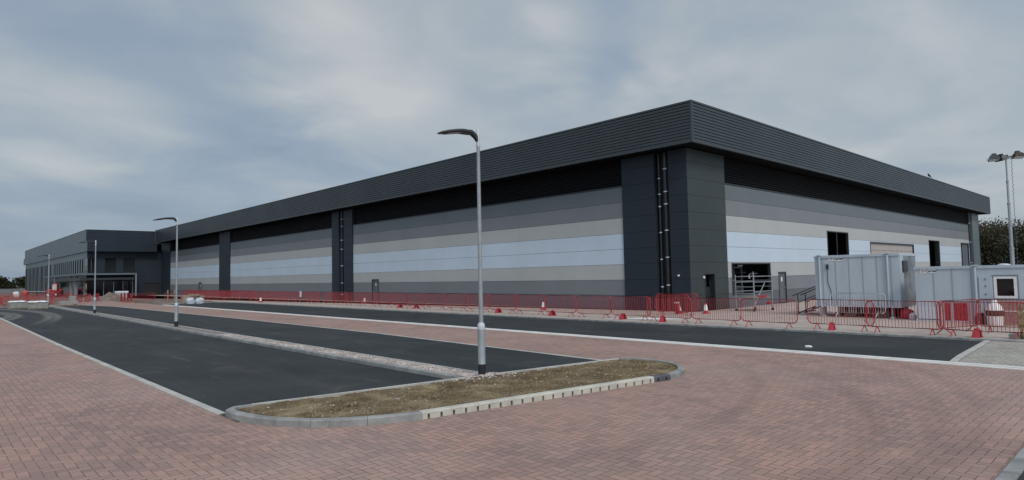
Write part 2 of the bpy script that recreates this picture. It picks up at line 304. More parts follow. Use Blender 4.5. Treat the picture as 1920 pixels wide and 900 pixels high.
# ------------------------------------------------------------------ mesh helpers
class MB:
    def __init__(s): s.v = []; s.f = []; s.m = []; s.sm = []; s.T = None
    def add(s, vs, fs, mi=0, smooth=False):
        n = len(s.v)
        s.v += [tuple(s.T @ Vector(p)) if s.T else tuple(p) for p in vs]
        for f in fs: s.f.append(tuple(i + n for i in f)); s.m.append(mi); s.sm.append(smooth)
        return s
    def box(s, x0, x1, y0, y1, z0, z1, mi=0):
        if x0 > x1: x0, x1 = x1, x0
        if y0 > y1: y0, y1 = y1, y0
        return s.add([(x0, y0, z0), (x1, y0, z0), (x1, y1, z0), (x0, y1, z0), (x0, y0, z1), (x1, y0, z1), (x1, y1, z1), (x0, y1, z1)],
                     [(0, 3, 2, 1), (4, 5, 6, 7), (0, 1, 5, 4), (1, 2, 6, 5), (2, 3, 7, 6), (3, 0, 4, 7)], mi)
    def cbox(s, x0, x1, y0, y1, z0, z1, c=0.01, mi=0):   # box with chamfered vertical edges and top
        pts = [(x0 + c, y0), (x1 - c, y0), (x1, y0 + c), (x1, y1 - c), (x1 - c, y1), (x0 + c, y1), (x0, y1 - c), (x0, y0 + c)]
        ins = [(min(max(px, x0 + c), x1 - c), min(max(py, y0 + c), y1 - c)) for px, py in pts]
        vs = [(px, py, z0) for px, py in pts] + [(px, py, z1 - c) for px, py in pts] + [(px, py, z1) for px, py in ins]
        fs = [tuple(reversed(range(8)))] + [(i, (i + 1) % 8, 8 + (i + 1) % 8, 8 + i) for i in range(8)] + [(8 + i, 8 + (i + 1) % 8, 16 + (i + 1) % 8, 16 + i) for i in range(8)] + [tuple(range(16, 24))]
        return s.add(vs, fs, mi)
    def prism(s, poly, z0, z1, mi=0):
        n = len(poly)
        return s.add([(p[0], p[1], z0) for p in poly] + [(p[0], p[1], z1) for p in poly],
                     [tuple(reversed(range(n))), tuple(range(n, 2 * n))] + [(i, (i + 1) % n, n + (i + 1) % n, n + i) for i in range(n)], mi)
    def sheet(s, poly, z, mi=0): return s.add([(p[0], p[1], z) for p in poly], [tuple(range(len(poly)))], mi)
    def tube(s, pts, r, n=8, closed=False, mi=0, caps=True):
        pts = [Vector(p) for p in pts]; L = len(pts); vs = []; fs = []
        rr = r if isinstance(r, (list, tuple)) else [r] * L
        ref = None
        for i, p in enumerate(pts):
            if closed: d = (pts[(i + 1) % L] - pts[i - 1])
            else: d = pts[min(i + 1, L - 1)] - pts[max(i - 1, 0)]
            d.normalize()
            if ref is None: ref = Vector((0, 0, 1)) if abs(d.z) < 0.9 else Vector((1, 0, 0))
            a = d.cross(ref)
            if a.length < 1e-4: a = d.cross(Vector((0, 1, 0)))
            a.normalize(); bq = d.cross(a); ref = -bq if False else ref
            for k in range(n):
                w = 2 * math.pi * k / n
                vs.append(p + (a * math.cos(w) + bq * math.sin(w)) * rr[i])
        for i in range(L if closed else L - 1):
            j = (i + 1) % L
            for k in range(n): fs.append((i * n + k, i * n + (k + 1) % n, j * n + (k + 1) % n, j * n + k))
        if caps and not closed: fs += [tuple(reversed(range(n))), tuple(range((L - 1) * n, L * n))]
        return s.add(vs, fs, mi, True)
    def lathe(s, prof, n=16, mi=0, cx=0, cy=0):
        vs = []; fs = []
        for r, z in prof:
            for k in range(n): vs.append((cx + r * math.cos(2 * math.pi * k / n), cy + r * math.sin(2 * math.pi * k / n), z))
        for i in range(len(prof) - 1):
            for k in range(n): fs.append((i * n + k, i * n + (k + 1) % n, (i + 1) * n + (k + 1) % n, (i + 1) * n + k))
        fs += [tuple(reversed(range(n))), tuple(range((len(prof) - 1) * n, len(prof) * n))]
        return s.add(vs, fs, mi, True)
def obj(name, mb, mats, parent=None, flat=False):
    me = bpy.data.meshes.new(name); me.from_pydata(mb.v, [], mb.f)
    if not isinstance(mats, (list, tuple)): mats = [mats]
    for x in mats: me.materials.append(MATS[x])
    me.polygons.foreach_set('material_index', mb.m)
    if any(mb.sm) and not flat:
        me.polygons.foreach_set('use_smooth', mb.sm)
    me.update()
    if any(mb.sm) and not flat:
        try: me.set_sharp_from_angle(angle=R_(40))
        except Exception: pass
    o = bpy.data.objects.new(name, me); COL.objects.link(o)
    if parent: o.parent = parent
    return o
def tag(o, label=None, cat=None, group=None, kind=None):
    if label: o['label'] = label
    if cat: o['category'] = cat
    if group: o['group'] = group
    if kind: o['kind'] = kind
    return o
def thing(name, label, cat, loc=(0, 0, 0), rz=0, group=None):
    o = bpy.data.objects.new(name, None); COL.objects.link(o); o.location = loc; o.rotation_euler = (0, 0, rz); o.empty_display_size = 0.3
    return tag(o, label, cat, group)
KIDS = {}
def dup(root, loc, rz, label, group=None):
    r = root.copy(); COL.objects.link(r); r.location = loc; r.rotation_euler = (0, 0, rz); r['label'] = label
    if group: r['group'] = group
    for ch in [o for o in bpy.data.objects if o.parent == root]:
        c = ch.copy(); COL.objects.link(c); c.parent = r
        for g in [o for o in bpy.data.objects if o.parent == ch]:
            d = g.copy(); COL.objects.link(d); d.parent = c
    return r
def struct(name, mb, mats, flat=False): return tag(obj(name, mb, mats, flat=flat), kind='structure')

# ------------------------------------------------------------------ ground surfaces
g = MB()
g.sheet([(-6000, -6000), (6000, -6000), (6000, 6000), (-6000, 6000)], -0.03); struct('ground', g, 'ground')
g = MB(); g.sheet([(-62, -70), (16.98, -70), (16.98, -13.55), (60, -13.55), (60, -13.5), (-75, -13.2), (-75, -18), (-62, -20)], 0.0)
struct('block_paving', g, 'paving_red')
# yard paving between the road and the building
g = MB(); g.sheet([(-300, -7.45), (60, -7.45), (60, 110), (0.3, 110), (0.3, 0.2), (-104.5, 0.2), (-104.5, -10), (-300, -10)], 0.035)
struct('yard_paving', g, 'paving_tan')
g = MB(); g.sheet([(-300, -45), (-62.0, -45), (-62, -20), (-75, -18), (-75, -10.5), (-50.5, -13.0), (-50.5, -7.46), (-300, -7.46)], -0.012)
struct('dirt_yard', g, 'dirt')
g = MB(); g.sheet([(14.75, -13.18), (14.45, -7.7), (60, -7.7), (60, -13.18)], 0.022); struct('corner_paving', g, 'paving_beige')
# asphalt
g = MB()
g.sheet([(-61, -26.55), (-36, -26.6), (-10, -26.8), (8.2, -26.78), (8.6, -21.6), (-12, -21.9), (-35, -21.6), (-61.5, -21.2)], 0.006)
struct('near_car_park_asphalt', g, 'asphalt')
g = MB(); g.sheet([(-61, -20.6), (-35, -21.0), (-12, -21.2), (8.4, -21.45), (8.75, -17.9), (-3.9, -17.2), (-19, -17.0), (-51, -17.15), (-60, -18.3)], 0.006)
struct('middle_car_park_asphalt', g, 'asphalt')
g = MB(); g.sheet([(-49, -13.15), (14.58, -13.15), (14.3, -7.75), (-48, -7.6), (-51.5, -8.5), (-51.5, -11.5)], 0.006)
struct('far_road_asphalt', g, 'asphalt')
g = MB(); g.sheet([(17.12, -70), (60, -70), (60, -13.9), (17.12, -13.9)], 0.006); struct('side_road_asphalt', g, 'asphalt')

def sweep(mb, pts, w, z0, z1, seg=0.915, ch=0.02, mi=0, closed=False, gap=0.006, side=1):
    """kerb stones along a line of outer-face points; stone body lies to the left (side=1) of travel"""
    P = [Vector((p[0], p[1], 0)) for p in pts]
    if closed: P.append(P[0])
    # resample
    L = [0]
    for a, bq in zip(P, P[1:]): L.append(L[-1] + (bq - a).length)
    def at(s):
        s = min(max(s, 0), L[-1])
        for i in range(len(P) - 1):
            if s <= L[i + 1] + 1e-9:
                return P[i].lerp(P[i + 1], (s - L[i]) / max(L[i + 1] - L[i], 1e-9))
        return P[-1]
    def nrm(s):
        d = at(min(s + 0.12, L[-1])) - at(max(s - 0.12, 0)); d.normalize(); return Vector((-d.y, d.x, 0)) * side
    n = max(1, round(L[-1] / seg)); sl = L[-1] / n
    for k in range(n):
        s0, s1 = k * sl + gap / 2, (k + 1) * sl - gap / 2
        sub = 1 if sl > 2 else 3
        vs = []; fs = []
        for q in range(sub + 1):
            s_ = s0 + (s1 - s0) * q / sub; p = at(s_); nn = nrm(s_)
            for off, z in ((0, z0), (0, z1 - ch), (ch, z1), (w - 0.004, z1), (w, z1 - 0.004), (w, z0)):
                vs.append((p.x + nn.x * off, p.y + nn.y * off, z))
        for q in range(sub):
            for c in range(6):
                f = (q * 6 + c, q * 6 + (c + 1) % 6, (q + 1) * 6 + (c + 1) % 6, (q + 1) * 6 + c)
                fs.append(f if side == 1 else tuple(reversed(f)))
        e1, e2 = tuple(range(6)), tuple(range(sub * 6, sub * 6 + 6))
        fs += [tuple(reversed(e1)) if side == 1 else e1, e2 if side == 1 else tuple(reversed(e2))]
        mb.add(vs, fs, mi)
def smooth(pts, it=2):
    for _ in range(it):
        o = [pts[0]]
        for a, bq in zip(pts, pts[1:]):
            o += [(a[0] * .75 + bq[0] * .25, a[1] * .75 + bq[1] * .25), (a[0] * .25 + bq[0] * .75, a[1] * .25 + bq[1] * .75)]
        pts = o + [pts[-1]]
    return pts
k = MB(); sweep(k, [(-61, -26.42), (-36, -26.48), (-10, -26.68), (7.4, -26.68)], 0.14, -0.02, 0.016, seg=0.915, ch=0.004, side=-1)
struct('near_flush_kerb', k, 'edging')
k = MB(); sweep(k, [(-61.5, -21.3), (-35, -21.68), (-12, -21.98), (7.9, -22.16)], 0.13, -0.02, 0.105)
struct('strip_front_kerb', k, 'kerb')
k = MB(); sweep(k, [(-61.5, -20.68), (-35, -21.08), (-12, -21.3), (8.0, -21.46)], 0.05, -0.02, 0.11, side=-1, ch=0.006)
struct('strip_back_edging', k, 'edging')
g = MB(); g.sheet([(-61.5, -21.2), (-35, -21.57), (-12, -21.86), (8.1, -22.05), (8.1, -21.5), (-12, -21.34), (-35, -21.12), (-61.5, -20.72)], 0.085)
struct('gravel_strip', g, 'gravel')
k = MB(); sweep(k, [(-60, -18.3), (-51, -17.15), (-19, -17.0), (-3.9, -17.2), (8.75, -17.9)], 0.10, -0.02, 0.018, ch=0.004)
struct('middle_flush_edging', k, 'edging')
k = MB(); sweep(k, [(-49.3, -13.50), (60, -13.55)], 0.15, -0.02, 0.020, ch=0.004); sweep(k, [(-49.3, -13.33), (60, -13.36)], 0.17, -0.02, 0.032, ch=0.006)
struct('white_kerb_line', k, 'kerb_white')
k = MB(); sweep(k, smooth([(-51.3, -13.0), (-51.5, -11.5), (-51.5, -8.5), (-48.5, -7.62), (-40, -7.6), (14.2, -7.72)], 2) + [(60, -7.75)], 0.14, -0.02, 0.075, ch=0.015, side=1)
struct('far_kerb', k, 'kerb')
k = MB(); sweep(k, [(14.6, -13.17), (14.5, -12.0), (14.3, -7.8)], 0.14, -0.02, 0.045, side=-1, ch=0.006); struct('corner_edging', k, 'edging')
k = MB(); sweep(k, [(16.98, -60), (16.98, -13.6)], 0.15, -0.02, 0.035, side=-1, ch=0.01); struct('side_road_kerb', k, 'kerb')

# planted island
front = [(7.46, -26.3), (7.42, -26.66), (7.62, -26.79), (8.12, -26.78), (8.89, -26.55), (9.56, -26.08), (10.0, -25.42), (10.24, -24.72)]
cream = [(10.24, -24.72), (11.03, -19.66)]
dark = [(11.03, -19.66), (11.11, -19.2)]
tip = [(11.11, -19.2), (11.02, -18.6), (10.82, -18.18), (10.46, -17.78), (10.0, -17.52), (9.45, -17.46), (8.96, -17.56), (8.74, -17.8)]
back = [(8.74, -17.8), (8.15, -21.48), (7.76, -24.29), (7.46, -26.3)]
k = MB(); sweep(k, smooth(front, 2), 0.13, -0.02, 0.115); struct('island_front_kerb', k, 'kerb')
k = MB(); sweep(k, smooth(tip, 2), 0.13, -0.02, 0.115); struct('island_end_kerb', k, 'kerb')
k = MB(); sweep(k, back, 0.06, -0.02, 0.115, ch=0.006); struct('island_back_edging', k, 'edging')
def drain(pts, mats, name, n):
    a, bq = Vector((*pts[0], 0)), Vector((*pts[1], 0)); d = bq - a; L = d.length; ang = math.atan2(d.y, d.x)
    mb = MB(); mb.T = Matrix.Translation(a) @ Matrix.Rotation(ang, 4, 'Z')
    pit = L / n; stone = max(1, round(L / 0.5)); sl = L / stone
    mb.box(0.003, L - 0.003, 0.06, 0.13, -0.02, 0.07, 1)
    for s in range(stone):
        x0, x1 = s * sl + .002, (s + 1) * sl - .002
        mb.add([(x0, 0, 0.078), (x1, 0, 0.078), (x1, 0.14, 0.078), (x0, 0.14, 0.078), (x0, 0, 0.098), (x1, 0, 0.098), (x0, .022, .116), (x1, .022, .116), (x1, .14, .116), (x0, .14, .116)],
               [(0, 3, 2, 1), (0, 1, 5, 4), (4, 5, 7, 6), (6, 7, 8, 9), (2, 3, 9, 8), (1, 2, 8, 7, 5), (0, 4, 6, 9, 3)], 0)
    for i in range(n + 1):
        x0 = max(0.001, (i - 0.5) * pit + 0.021); x1 = min(L - 0.001, (i + 0.5) * pit - 0.021)
        mb.box(x0, x1, 0.0, 0.06, -0.02, 0.0785, 0)
        if i < n:  # little shoulders that round the top of each slot
            xm = (i + 0.5) * pit
            for sgn in (-1, 1): mb.add([(xm + sgn * .0215, 0.0, .079), (xm + sgn * .009, 0.0, .079), (xm + sgn * .0215, 0.0, .064), (xm + sgn * .0215, 0.05, .079), (xm + sgn * .009, 0.05, .079), (xm + sgn * .0215, 0.05, .064)],
                                       [(0, 1, 2), (3, 5, 4), (1, 4, 5, 2), (0, 3, 4, 1), (0, 2, 5, 3)], 0)
    struct(name, mb, mats)
drain(cream, ['cream_kerb', 'black'], 'cream_drainage_kerb', 23)
drain(dark, ['kerb_dark', 'black'], 'dark_drainage_kerb', 2)
# soil bed: displaced grid clipped to the outline
def inset(pts, d):
    n = len(pts); o = []
    for i in range(n):
        a, p, bq = Vector(pts[i - 1]), Vector(pts[i]), Vector(pts[(i + 1) % n]); t_ = (bq - a)
        if t_.length < 1e-6: o.append(tuple(p)); continue
        t_.normalize(); o.append((p.x - t_.y * d, p.y + t_.x * d))
    return o
outline = smooth(front, 1) + cream[1:] + dark[1:] + smooth(tip, 1)[1:] + back[1:-1]
inner = inset(outline, 0.10)
def inside(x, y, poly):
    c = False; j = len(poly) - 1
    for i in range(len(poly)):
        xi, yi = poly[i]; xj, yj = poly[j]
        if (yi > y) != (yj > y) and x < (xj - xi) * (y - yi) / (yj - yi) + xi: c = not c
        j = i
    return c
def soilz(x, y):
    return 0.088 + 0.030 * mnoise.noise((x * 1.3, y * 1.3, 0)) + 0.018 * mnoise.noise((x * 5, y * 5, 3)) + 0.010 * mnoise.noise((x * 14, y * 14, 7))
g = MB(); st = 0.06; vid = {}
xs = int((11.3 - 7.2) / st); ys = int((27.2 - 17.2) / st)
def vx(i, j):
    if (i, j) not in vid:
        x, y = 7.2 + i * st, -27.1 + j * st; vid[(i, j)] = len(g.v); g.v.append((x, y, min(soilz(x, y), 0.135)))
    return vid[(i, j)]
for i in range(xs):
    for j in range(ys):
        if inside(7.2 + (i + .5) * st, -27.1 + (j + .5) * st, inner):
            g.f.append((vx(i, j), vx(i + 1, j), vx(i + 1, j + 1), vx(i, j + 1))); g.m.append(0); g.sm.append(True)
struct('soil_bed', g, 'soil')
inner2 = inset(outline, 0.18)
def rock(mb, x, y, z, r, mi=0):
    a = random.random() * 6.28; sx, sy, sz = r * random.uniform(.7, 1.3), r * random.uniform(.6, 1.1), r * random.uniform(.4, .8)
    vs = []
    for p in ((1, 0, 0), (0.2, 1, 0.1), (-1, 0.1, 0), (-.1, -1, 0.1), (0.1, 0, 1), (0, 0, -1), (.6, .6, .6), (-.6, -.5, .6)):
        q = [c + random.uniform(-.2, .2) for c in p]; X, Y = q[0] * sx, q[1] * sy
        vs.append((x + X * math.cos(a) - Y * math.sin(a), y + X * math.sin(a) + Y * math.cos(a), z + q[2] * sz))
    mb.add(vs, [(0, 6, 4), (0, 1, 6), (1, 4, 6), (1, 2, 4), (2, 7, 4), (2, 3, 7), (3, 4, 7), (3, 0, 4), (1, 0, 5), (2, 1, 5), (3, 2, 5), (0, 3, 5)], mi)
g = MB()
for _ in range(1300):
    x, y = random.uniform(7.3, 11.1), random.uniform(-26.8, -17.4)
    if inside(x, y, inner2): rock(g, x, y, soilz(x, y) + 0.004, random.choice((.006, .008, .009, .011, .013, .022)), random.choice((0, 1, 1)))
tag(obj('loose_stones', g, ['stone', 'gravel_dark']), kind='stuff')
g = MB()
for _ in range(15000):
    x, y = random.uniform(7.3, 11.1), random.uniform(-26.8, -17.4)
    if inside(x, y, inner2) and mnoise.noise((x * 1.6, y * 1.6, 11)) > -0.32:
        z = soilz(x, y) - 0.005; a = random.random() * 6.28; h = random.uniform(.012, .045); w = .004; l = random.uniform(.01, .05); c, s = math.cos(a), math.sin(a)
        g.add([(x - s * w, y + c * w, z), (x + s * w, y - c * w, z), (x + c * l, y + s * l, z + h)], [(0, 1, 2)], 0)
tag(obj('dry_grass', g, 'dry_grass'), kind='stuff')
g = MB()
for _ in range(620):   # heap of gravel round the lamp foot
    a = random.random() * 6.28; r = abs(random.gauss(0, .33)); x, y = 8.28 + r * math.cos(a) * .6, -21.65 + r * math.sin(a) * 1.6
    if inside(x, y, inner) : rock(g, x, y, soilz(x, y) + .012 + .03 * max(0, 1 - r / .5), random.uniform(.012, .026), random.choice((0, 0, 0, 1)))
def striply(x): 
    pts = [(-61.5, -21.2, -20.74), (-35, -21.57, -21.14), (-12, -21.86, -21.36), (8.1, -22.03, -21.52)]
    for a, bq in zip(pts, pts[1:]):
        if x <= bq[0]:
            f = (x - a[0]) / (bq[0] - a[0]); return a[1] + (bq[1] - a[1]) * f, a[2] + (bq[2] - a[2]) * f
for _ in range(6500):
    x = 7.9 - 16 * random.random() ** 1.4; y0, y1 = striply(x); rock(g, x, random.uniform(y0 + .01, y1 - .01), 0.088, random.uniform(.010, .022), random.choice((0, 0, 0, 1)))
tag(obj('loose_gravel', g, ['stone', 'gravel_dark']), kind='stuff')

g = MB()
for _ in range(2200):
    x, y = random.uniform(7.3, 11.1), random.uniform(-26.8, -17.4)
    if inside(x, y, inner2) and mnoise.noise((x * 2.1, y * 2.1, 21)) > -.15: rock(g, x, y, soilz(x, y), random.choice((.014, .018, .024, .034)), 0)
tag(obj('soil_clods', g, ['soil']), kind='stuff')
# ------------------------------------------------------------------ wall building helper
def wall(mb, axis, plane, thick, u0, u1, bands, holes=(), cuts=(), gap=0.016):
    for z0, z1, mi in bands:
        zs = sorted({z0, z1} | {z for h in holes for z in (h[2], h[3]) if z0 < z < z1})
        for a, bq in zip(zs, zs[1:]):
            zm = (a + bq) / 2; us = sorted({u0, u1} | {c for c in cuts if u0 < c < u1} | {u for h in holes if h[2] < zm < h[3] for u in (h[0], h[1])})
            for p, q in zip(us, us[1:]):
                um = (p + q) / 2
                if any(h[0] < um < h[1] and h[2] < zm < h[3] for h in holes): continue
                zt = bq - (gap if bq == z1 else 0)
                pe = p + (0.006 if p in cuts else 0)
                if axis == 'x': mb.box(pe, q, plane, plane + thick, a, zt, mi)
                else: mb.box(plane - thick, plane, pe, q, a, zt, mi)
CL = ['clad_dark_grey', 'clad_grey', 'clad_slate', 'clad_warm', 'clad_blue']
BANDS = [(0, .9, 0), (.9, 1.81, 1), (1.81, 2.73, 3), (2.73, 3.64, 4), (3.64, 4.56, 4), (4.56, 5.5, 3), (5.5, 6.44, 1), (6.44, 7.36, 2)]
PB = [(z0, z1, 0) for z0, z1 in ((0, .9), (.9, 1.81), (1.81, 2.73), (2.73, 3.64), (3.64, 4.56), (4.56, 5.5), (5.5, 6.44), (6.44, 7.36), (7.36, 8.28), (8.28, 9.0))]
WH = thing('warehouse', 'long warehouse with striped grey and pale blue cladding under a dark overhanging roof fascia', 'warehouse')

def bay(axis, u0, u1, holes, cuts):
    mb = MB(); wall(mb, axis, 0.0, 0.14, u0, u1, BANDS, holes, cuts)
    if axis == 'x': mb.box(u0, u1, 0.142, 0.16, 0, 7.36, 5) if not holes else None
    return obj('wall_panel', mb, CL + ['black'], WH)
LH1 = (-33.15, -31.95, 0, 2.1); LH3 = (-83.4, -82.1, 0, 2.1)
bay('x', -36.62, -4.32, [LH1], (-13.3, -22.3, -31.3)); bay('x', -70.02, -40.84, [], (-50, -59.5)); bay('x', -98.3, -74.24, [LH3], (-83.8, -92))
RH = [(4.62, 9.72, .76, 2.68), (10.86, 11.98, 0, 2.06), (19.42, 23.8, 2.7, 5.1), (28.85, 41.5, 0, 4.48), (46.95, 51.1, 1.9, 5.05), (60.75, 64.75, 1.9, 5.05)]
bay('y', 4.04, 65.1, RH, (13.2, 22.3, 31.5, 40.7, 49.9, 59.0))
# louvres
def louvre(axis, u0, u1):
    mb = MB(); n = 11; z0, z1 = 7.42, 9.0; p = (z1 - z0) / n
    for i in range(n):
        z = z0 + i * p
        if axis == 'x':
            vs = [(u0, .10, z), (u1, .10, z), (u1, .24, z + p * .95), (u0, .24, z + p * .95), (u0, .10, z + .05), (u1, .10, z + .05), (u1, .26, z + p * .98), (u0, .26, z + p * .98)]
            mb.add(vs, [(0, 1, 5, 4), (4, 5, 6, 7), (0, 3, 2, 1), (2, 3, 7, 6), (0, 4, 7, 3), (1, 2, 6, 5)])
        else:
            vs = [(-.10, u0, z), (-.10, u1, z), (-.24, u1, z + p * .95), (-.24, u0, z + p * .95), (-.10, u0, z + .05), (-.10, u1, z + .05), (-.26, u1, z + p * .98), (-.26, u0, z + p * .98)]
            mb.add(vs, [(0, 1, 5, 4), (4, 5, 6, 7), (0, 3, 2, 1), (2, 3, 7, 6), (0, 4, 7, 3), (1, 2, 6, 5)])
    if axis == 'x': mb.box(u0, u1, .28, .30, 7.36, 9.04); 
    else: mb.box(-.30, -.28, u0, u1, 7.36, 9.04)
    obj('louvre', mb, 'louvre', WH)
    mb = MB()
    if axis == 'x': mb.box(u0, u1, -.05, .16, 7.362, 7.415)
    else: mb.box(-.16, .05, u0, u1, 7.362, 7.415)
    obj('sill_trim', mb, 'trim', WH)
for a, bq in ((-36.6, -4.34), (-70.0, -40.86), (-98.28, -74.26)): louvre('x', a, bq)
louvre('y', 4.06, 66.9)
# pillars (slightly proud)
def pillar_x(u0, u1, rec=None, mname='clad_anthracite_shade'):
    mb = MB(); segs = [(u0, u1)] if not rec else [(u0, rec[0]), (rec[1], u1)]
    for a, bq in segs: wall(mb, 'x', -0.09, 0.35, a, bq, PB, gap=.012)
    mb.box(u0 + .01, u1 - .01, -.083 if not rec else .262, .28, 0, 9.0, 1)
    obj('pillar', mb, [mname, 'black'], WH)
pillar_x(-4.3, .085, (-2.02, -1.08)); pillar_x(-40.82, -36.64, (-39.4, -38.35)); pillar_x(-74.22, -70.04); pillar_x(-103.6, -98.32)
mb = MB(); wall(mb, 'y', 0.09, 0.35, -.086, 4.02, PB, [(1.40, 2.47, 0.0, 2.1)], gap=.012); obj('corner_pillar', mb, ['clad_anthracite'], WH)
mb = MB(); wall(mb, 'y', 0.05, 0.35, 67.1, 70.6, PB, gap=.012); obj('pillar', mb, ['clad_bluegrey'], WH)
mb = MB(); mb.box(-.9, -.86, 65.1, 67.1, 0, 9.0); mb.box(-.86, 0, 65.08, 65.1, 0, 9); obj('recess', mb, 'black', WH)
# downpipes with bright brackets
def downpipe(x, y, r, rings, top=9.0):
    mb = MB(); mb.tube([(x, y, 0.05), (x, y, top)], r, 12); o = obj('downpipe', mb, 'pipe', WH)
    for z in rings:
        mb = MB(); mb.lathe([(r + .004, z), (r + .03, z + .01), (r + .03, z + .06), (r + .004, z + .07)], 14, 0, x, y); obj('bracket', mb, 'galv_light', o)
R1 = (1.45, 3.0, 4.52, 6.0, 6.7, 8.0)
downpipe(-1.38, .06, .095, R1); downpipe(-1.82, .10, .055, tuple(z - .1 for z in R1[:-1]) + (7.5,))
R2 = (.6, 1.75, 3.45, 5.1, 6.0, 7.4, 8.1)
downpipe(-38.95, .05, .11, R2); downpipe(-38.55, .08, .05, ())
downpipe(-.10, 66.0, .14, (2.6, 5.2, 7.6)); downpipe(-.15, 66.7, .08, ())
# fascia: horizontally ribbed sheet with top and bottom flashing
FZ0, FZ1, FO = 9.02, 11.25, 1.10
def ribbed(mb, axis, off, u0, u1, z0, z1, n, depth=.045, sgn=1, mi=0, dark=1):
    """profiled cladding; off = outer plane; sgn: outward direction"""
    p = (z1 - z0) / n; prof = []
    for i in range(n):
        z = z0 + i * p
        prof += [(z, 1), (z + p * .70, 1), (z + p * .78, 0), (z + p * .93, 0)]
    prof.append((z1, 1))
    for (za, da), (zb, db) in zip(prof, prof[1:]):
        oa, ob = off - sgn * depth * (1 - da), off - sgn * depth * (1 - db)
        if axis == 'x': vs = [(u0, oa, za), (u1, oa, za), (u1, ob, zb), (u0, ob, zb)]
        else: vs = [(oa, u0, za), (oa, u1, za), (ob, u1, zb), (ob, u0, zb)]
        mb.add(vs, [(0, 1, 2, 3)], mi)
mb = MB(); ribbed(mb, 'x', -FO, -103.7, FO - .1, FZ0 + .07, FZ1 - .10, 12, sgn=-1)
mb.box(-103.7, FO - .1, -FO + .06, -FO + .16, FZ0 + .01, FZ1 - .02)
ribbed(mb, 'y', FO, -FO + .1, 72.5, FZ0 + .07, FZ1 - .10, 12, sgn=1)
mb.box(FO - .16, FO - .06, -FO + .17, 72.4, FZ0 + .01, FZ1 - .02); mb.box(-1, FO - .17, 72.3, 72.4, FZ0, FZ1 - .02)
obj('fascia', mb, ['fascia', 'black'], WH)
mb = MB()
mb.box(-103.7, FO + .02, -FO - .02, -FO + .20, FZ1 - .10, FZ1); mb.box(FO - .20, FO + .02, -FO + .20, 72.52, FZ1 - .10, FZ1)
mb.box(-103.7, FO + .012, -FO - .012, -FO + .10, FZ0, FZ0 + .07); mb.box(FO - .10, FO + .012, -FO + .10, 72.51, FZ0, FZ0 + .07)
mb.box(FO - .10, FO + .012, -FO - .012, -FO + .10, FZ0 + .07, FZ1 - .10); mb.box(FO - .1, FO + .012, 72.42, 72.52, FZ0 + .07, FZ1 - .1)
obj('flashing', mb, 'fascia', WH)
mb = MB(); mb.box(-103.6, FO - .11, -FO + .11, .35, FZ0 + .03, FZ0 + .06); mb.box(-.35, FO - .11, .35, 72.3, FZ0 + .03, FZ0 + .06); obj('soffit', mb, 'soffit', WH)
mb = MB(); mb.box(-188, -.2, .4, 72, 9.12, 9.3); mb.box(-188, -.2, 72.0, 72.2, 0, 9.1); obj('roof', mb, 'interior', WH)
# interior seen through the openings
mb = MB(); mb.box(-9.0, -8.9, .4, 72, 0.05, 9.0); mb.box(-100, -9, 6, 6.1, .05, 9.0); mb.box(-8.9, -.4, .3, .34, .05, 9); obj('inner_wall', mb, 'interior', WH)
# doors
def door(axis, u0, u1, z1, mname, plane=0.05, open_=False):
    mb = MB()
    if not open_:
        if axis == 'x': mb.box(u0 + .05, u1 - .05, plane, plane + .06, .04, z1 - .05)
        else: mb.box(plane - .06 - .1, plane - .1, u0 + .05, u1 - .05, .04, z1 - .05)
        d = obj('door', mb, mname, WH)
    f = MB(); q = .05
    if axis == 'x':
        for a, bq, c, e_ in ((u0, u0 + q, .03, z1 - q), (u1 - q, u1, .03, z1 - q), (u0, u1, z1 - q, z1)): f.box(a, bq, -.03, .13, c, e_)
    else:
        pl = plane if open_ else 0.0
        for a, bq, c, e_ in ((u0, u0 + q, .03, z1 - q), (u1 - q, u1, .03, z1 - q), (u0 - .04, u1 + .04, z1 - q, z1 + .02)): f.box(pl - .13, pl + .03, a, bq, c, e_)
    fr = obj('door_frame', f, 'trim', WH)
    if not open_:
        h = MB(); s_ = MB()
        if axis == 'x': h.box(u0 + .12, u0 + .24, plane - .05, plane, .98, 1.03); s_.box((u0 + u1) / 2 - .07, (u0 + u1) / 2 + .07, plane - .012, plane - .001, 1.5, 1.72)
        else: h.box(plane - .1, plane - .05, u1 - .24, u1 - .12, .98, 1.03); s_.box(plane - .099, plane - .088, (u0 + u1) / 2 - .1, (u0 + u1) / 2 + .1, 1.45, 1.72)
        obj('handle', h, 'alu', d); obj('door_sign', s_, 'white_plastic', d)
door('x', -33.15, -31.95, 2.1, 'door_grey'); door('x', -83.4, -82.1, 2.1, 'door_grey'); door('y', 10.86, 11.98, 2.06, 'door_grey')
door('y', 1.40, 2.47, 2.1, None, plane=.09, open_=True)
def hframe(y0, y1, z0, z1, w=.07, name='window_frame', m_='trim', kids=()):
    f = MB()
    f.box(-.15, .025, y0, y0 + w, z0 + w, z1 - w); f.box(-.15, .025, y1 - w, y1, z0 + w, z1 - w); f.box(-.15, .03, y0, y1, z1 - w, z1); f.box(-.15, .03, y0, y1, z0, z0 + w)
    return obj(name, f, m_, WH)
w = hframe(4.62, 9.72, .76, 2.68)
w = hframe(19.42, 23.8, 2.7, 5.1); mb = MB(); mb.box(-.12, -.06, 21.55, 21.62, 2.77, 5.03); obj('mullion', mb, 'trim', w)
w = hframe(46.95, 51.1, 1.9, 5.05); mb = MB(); mb.box(-.12, -.1, 49.6, 51.0, 1.97, 4.98); obj('pane', mb, 'glass_dark', w)
w = hframe(60.75, 64.75, 1.9, 5.05, .12); mb = MB(); mb.box(-.14, -.10, 61.9, 64.6, 2.02, 4.93); obj('pane', mb, 'door_grey', w)
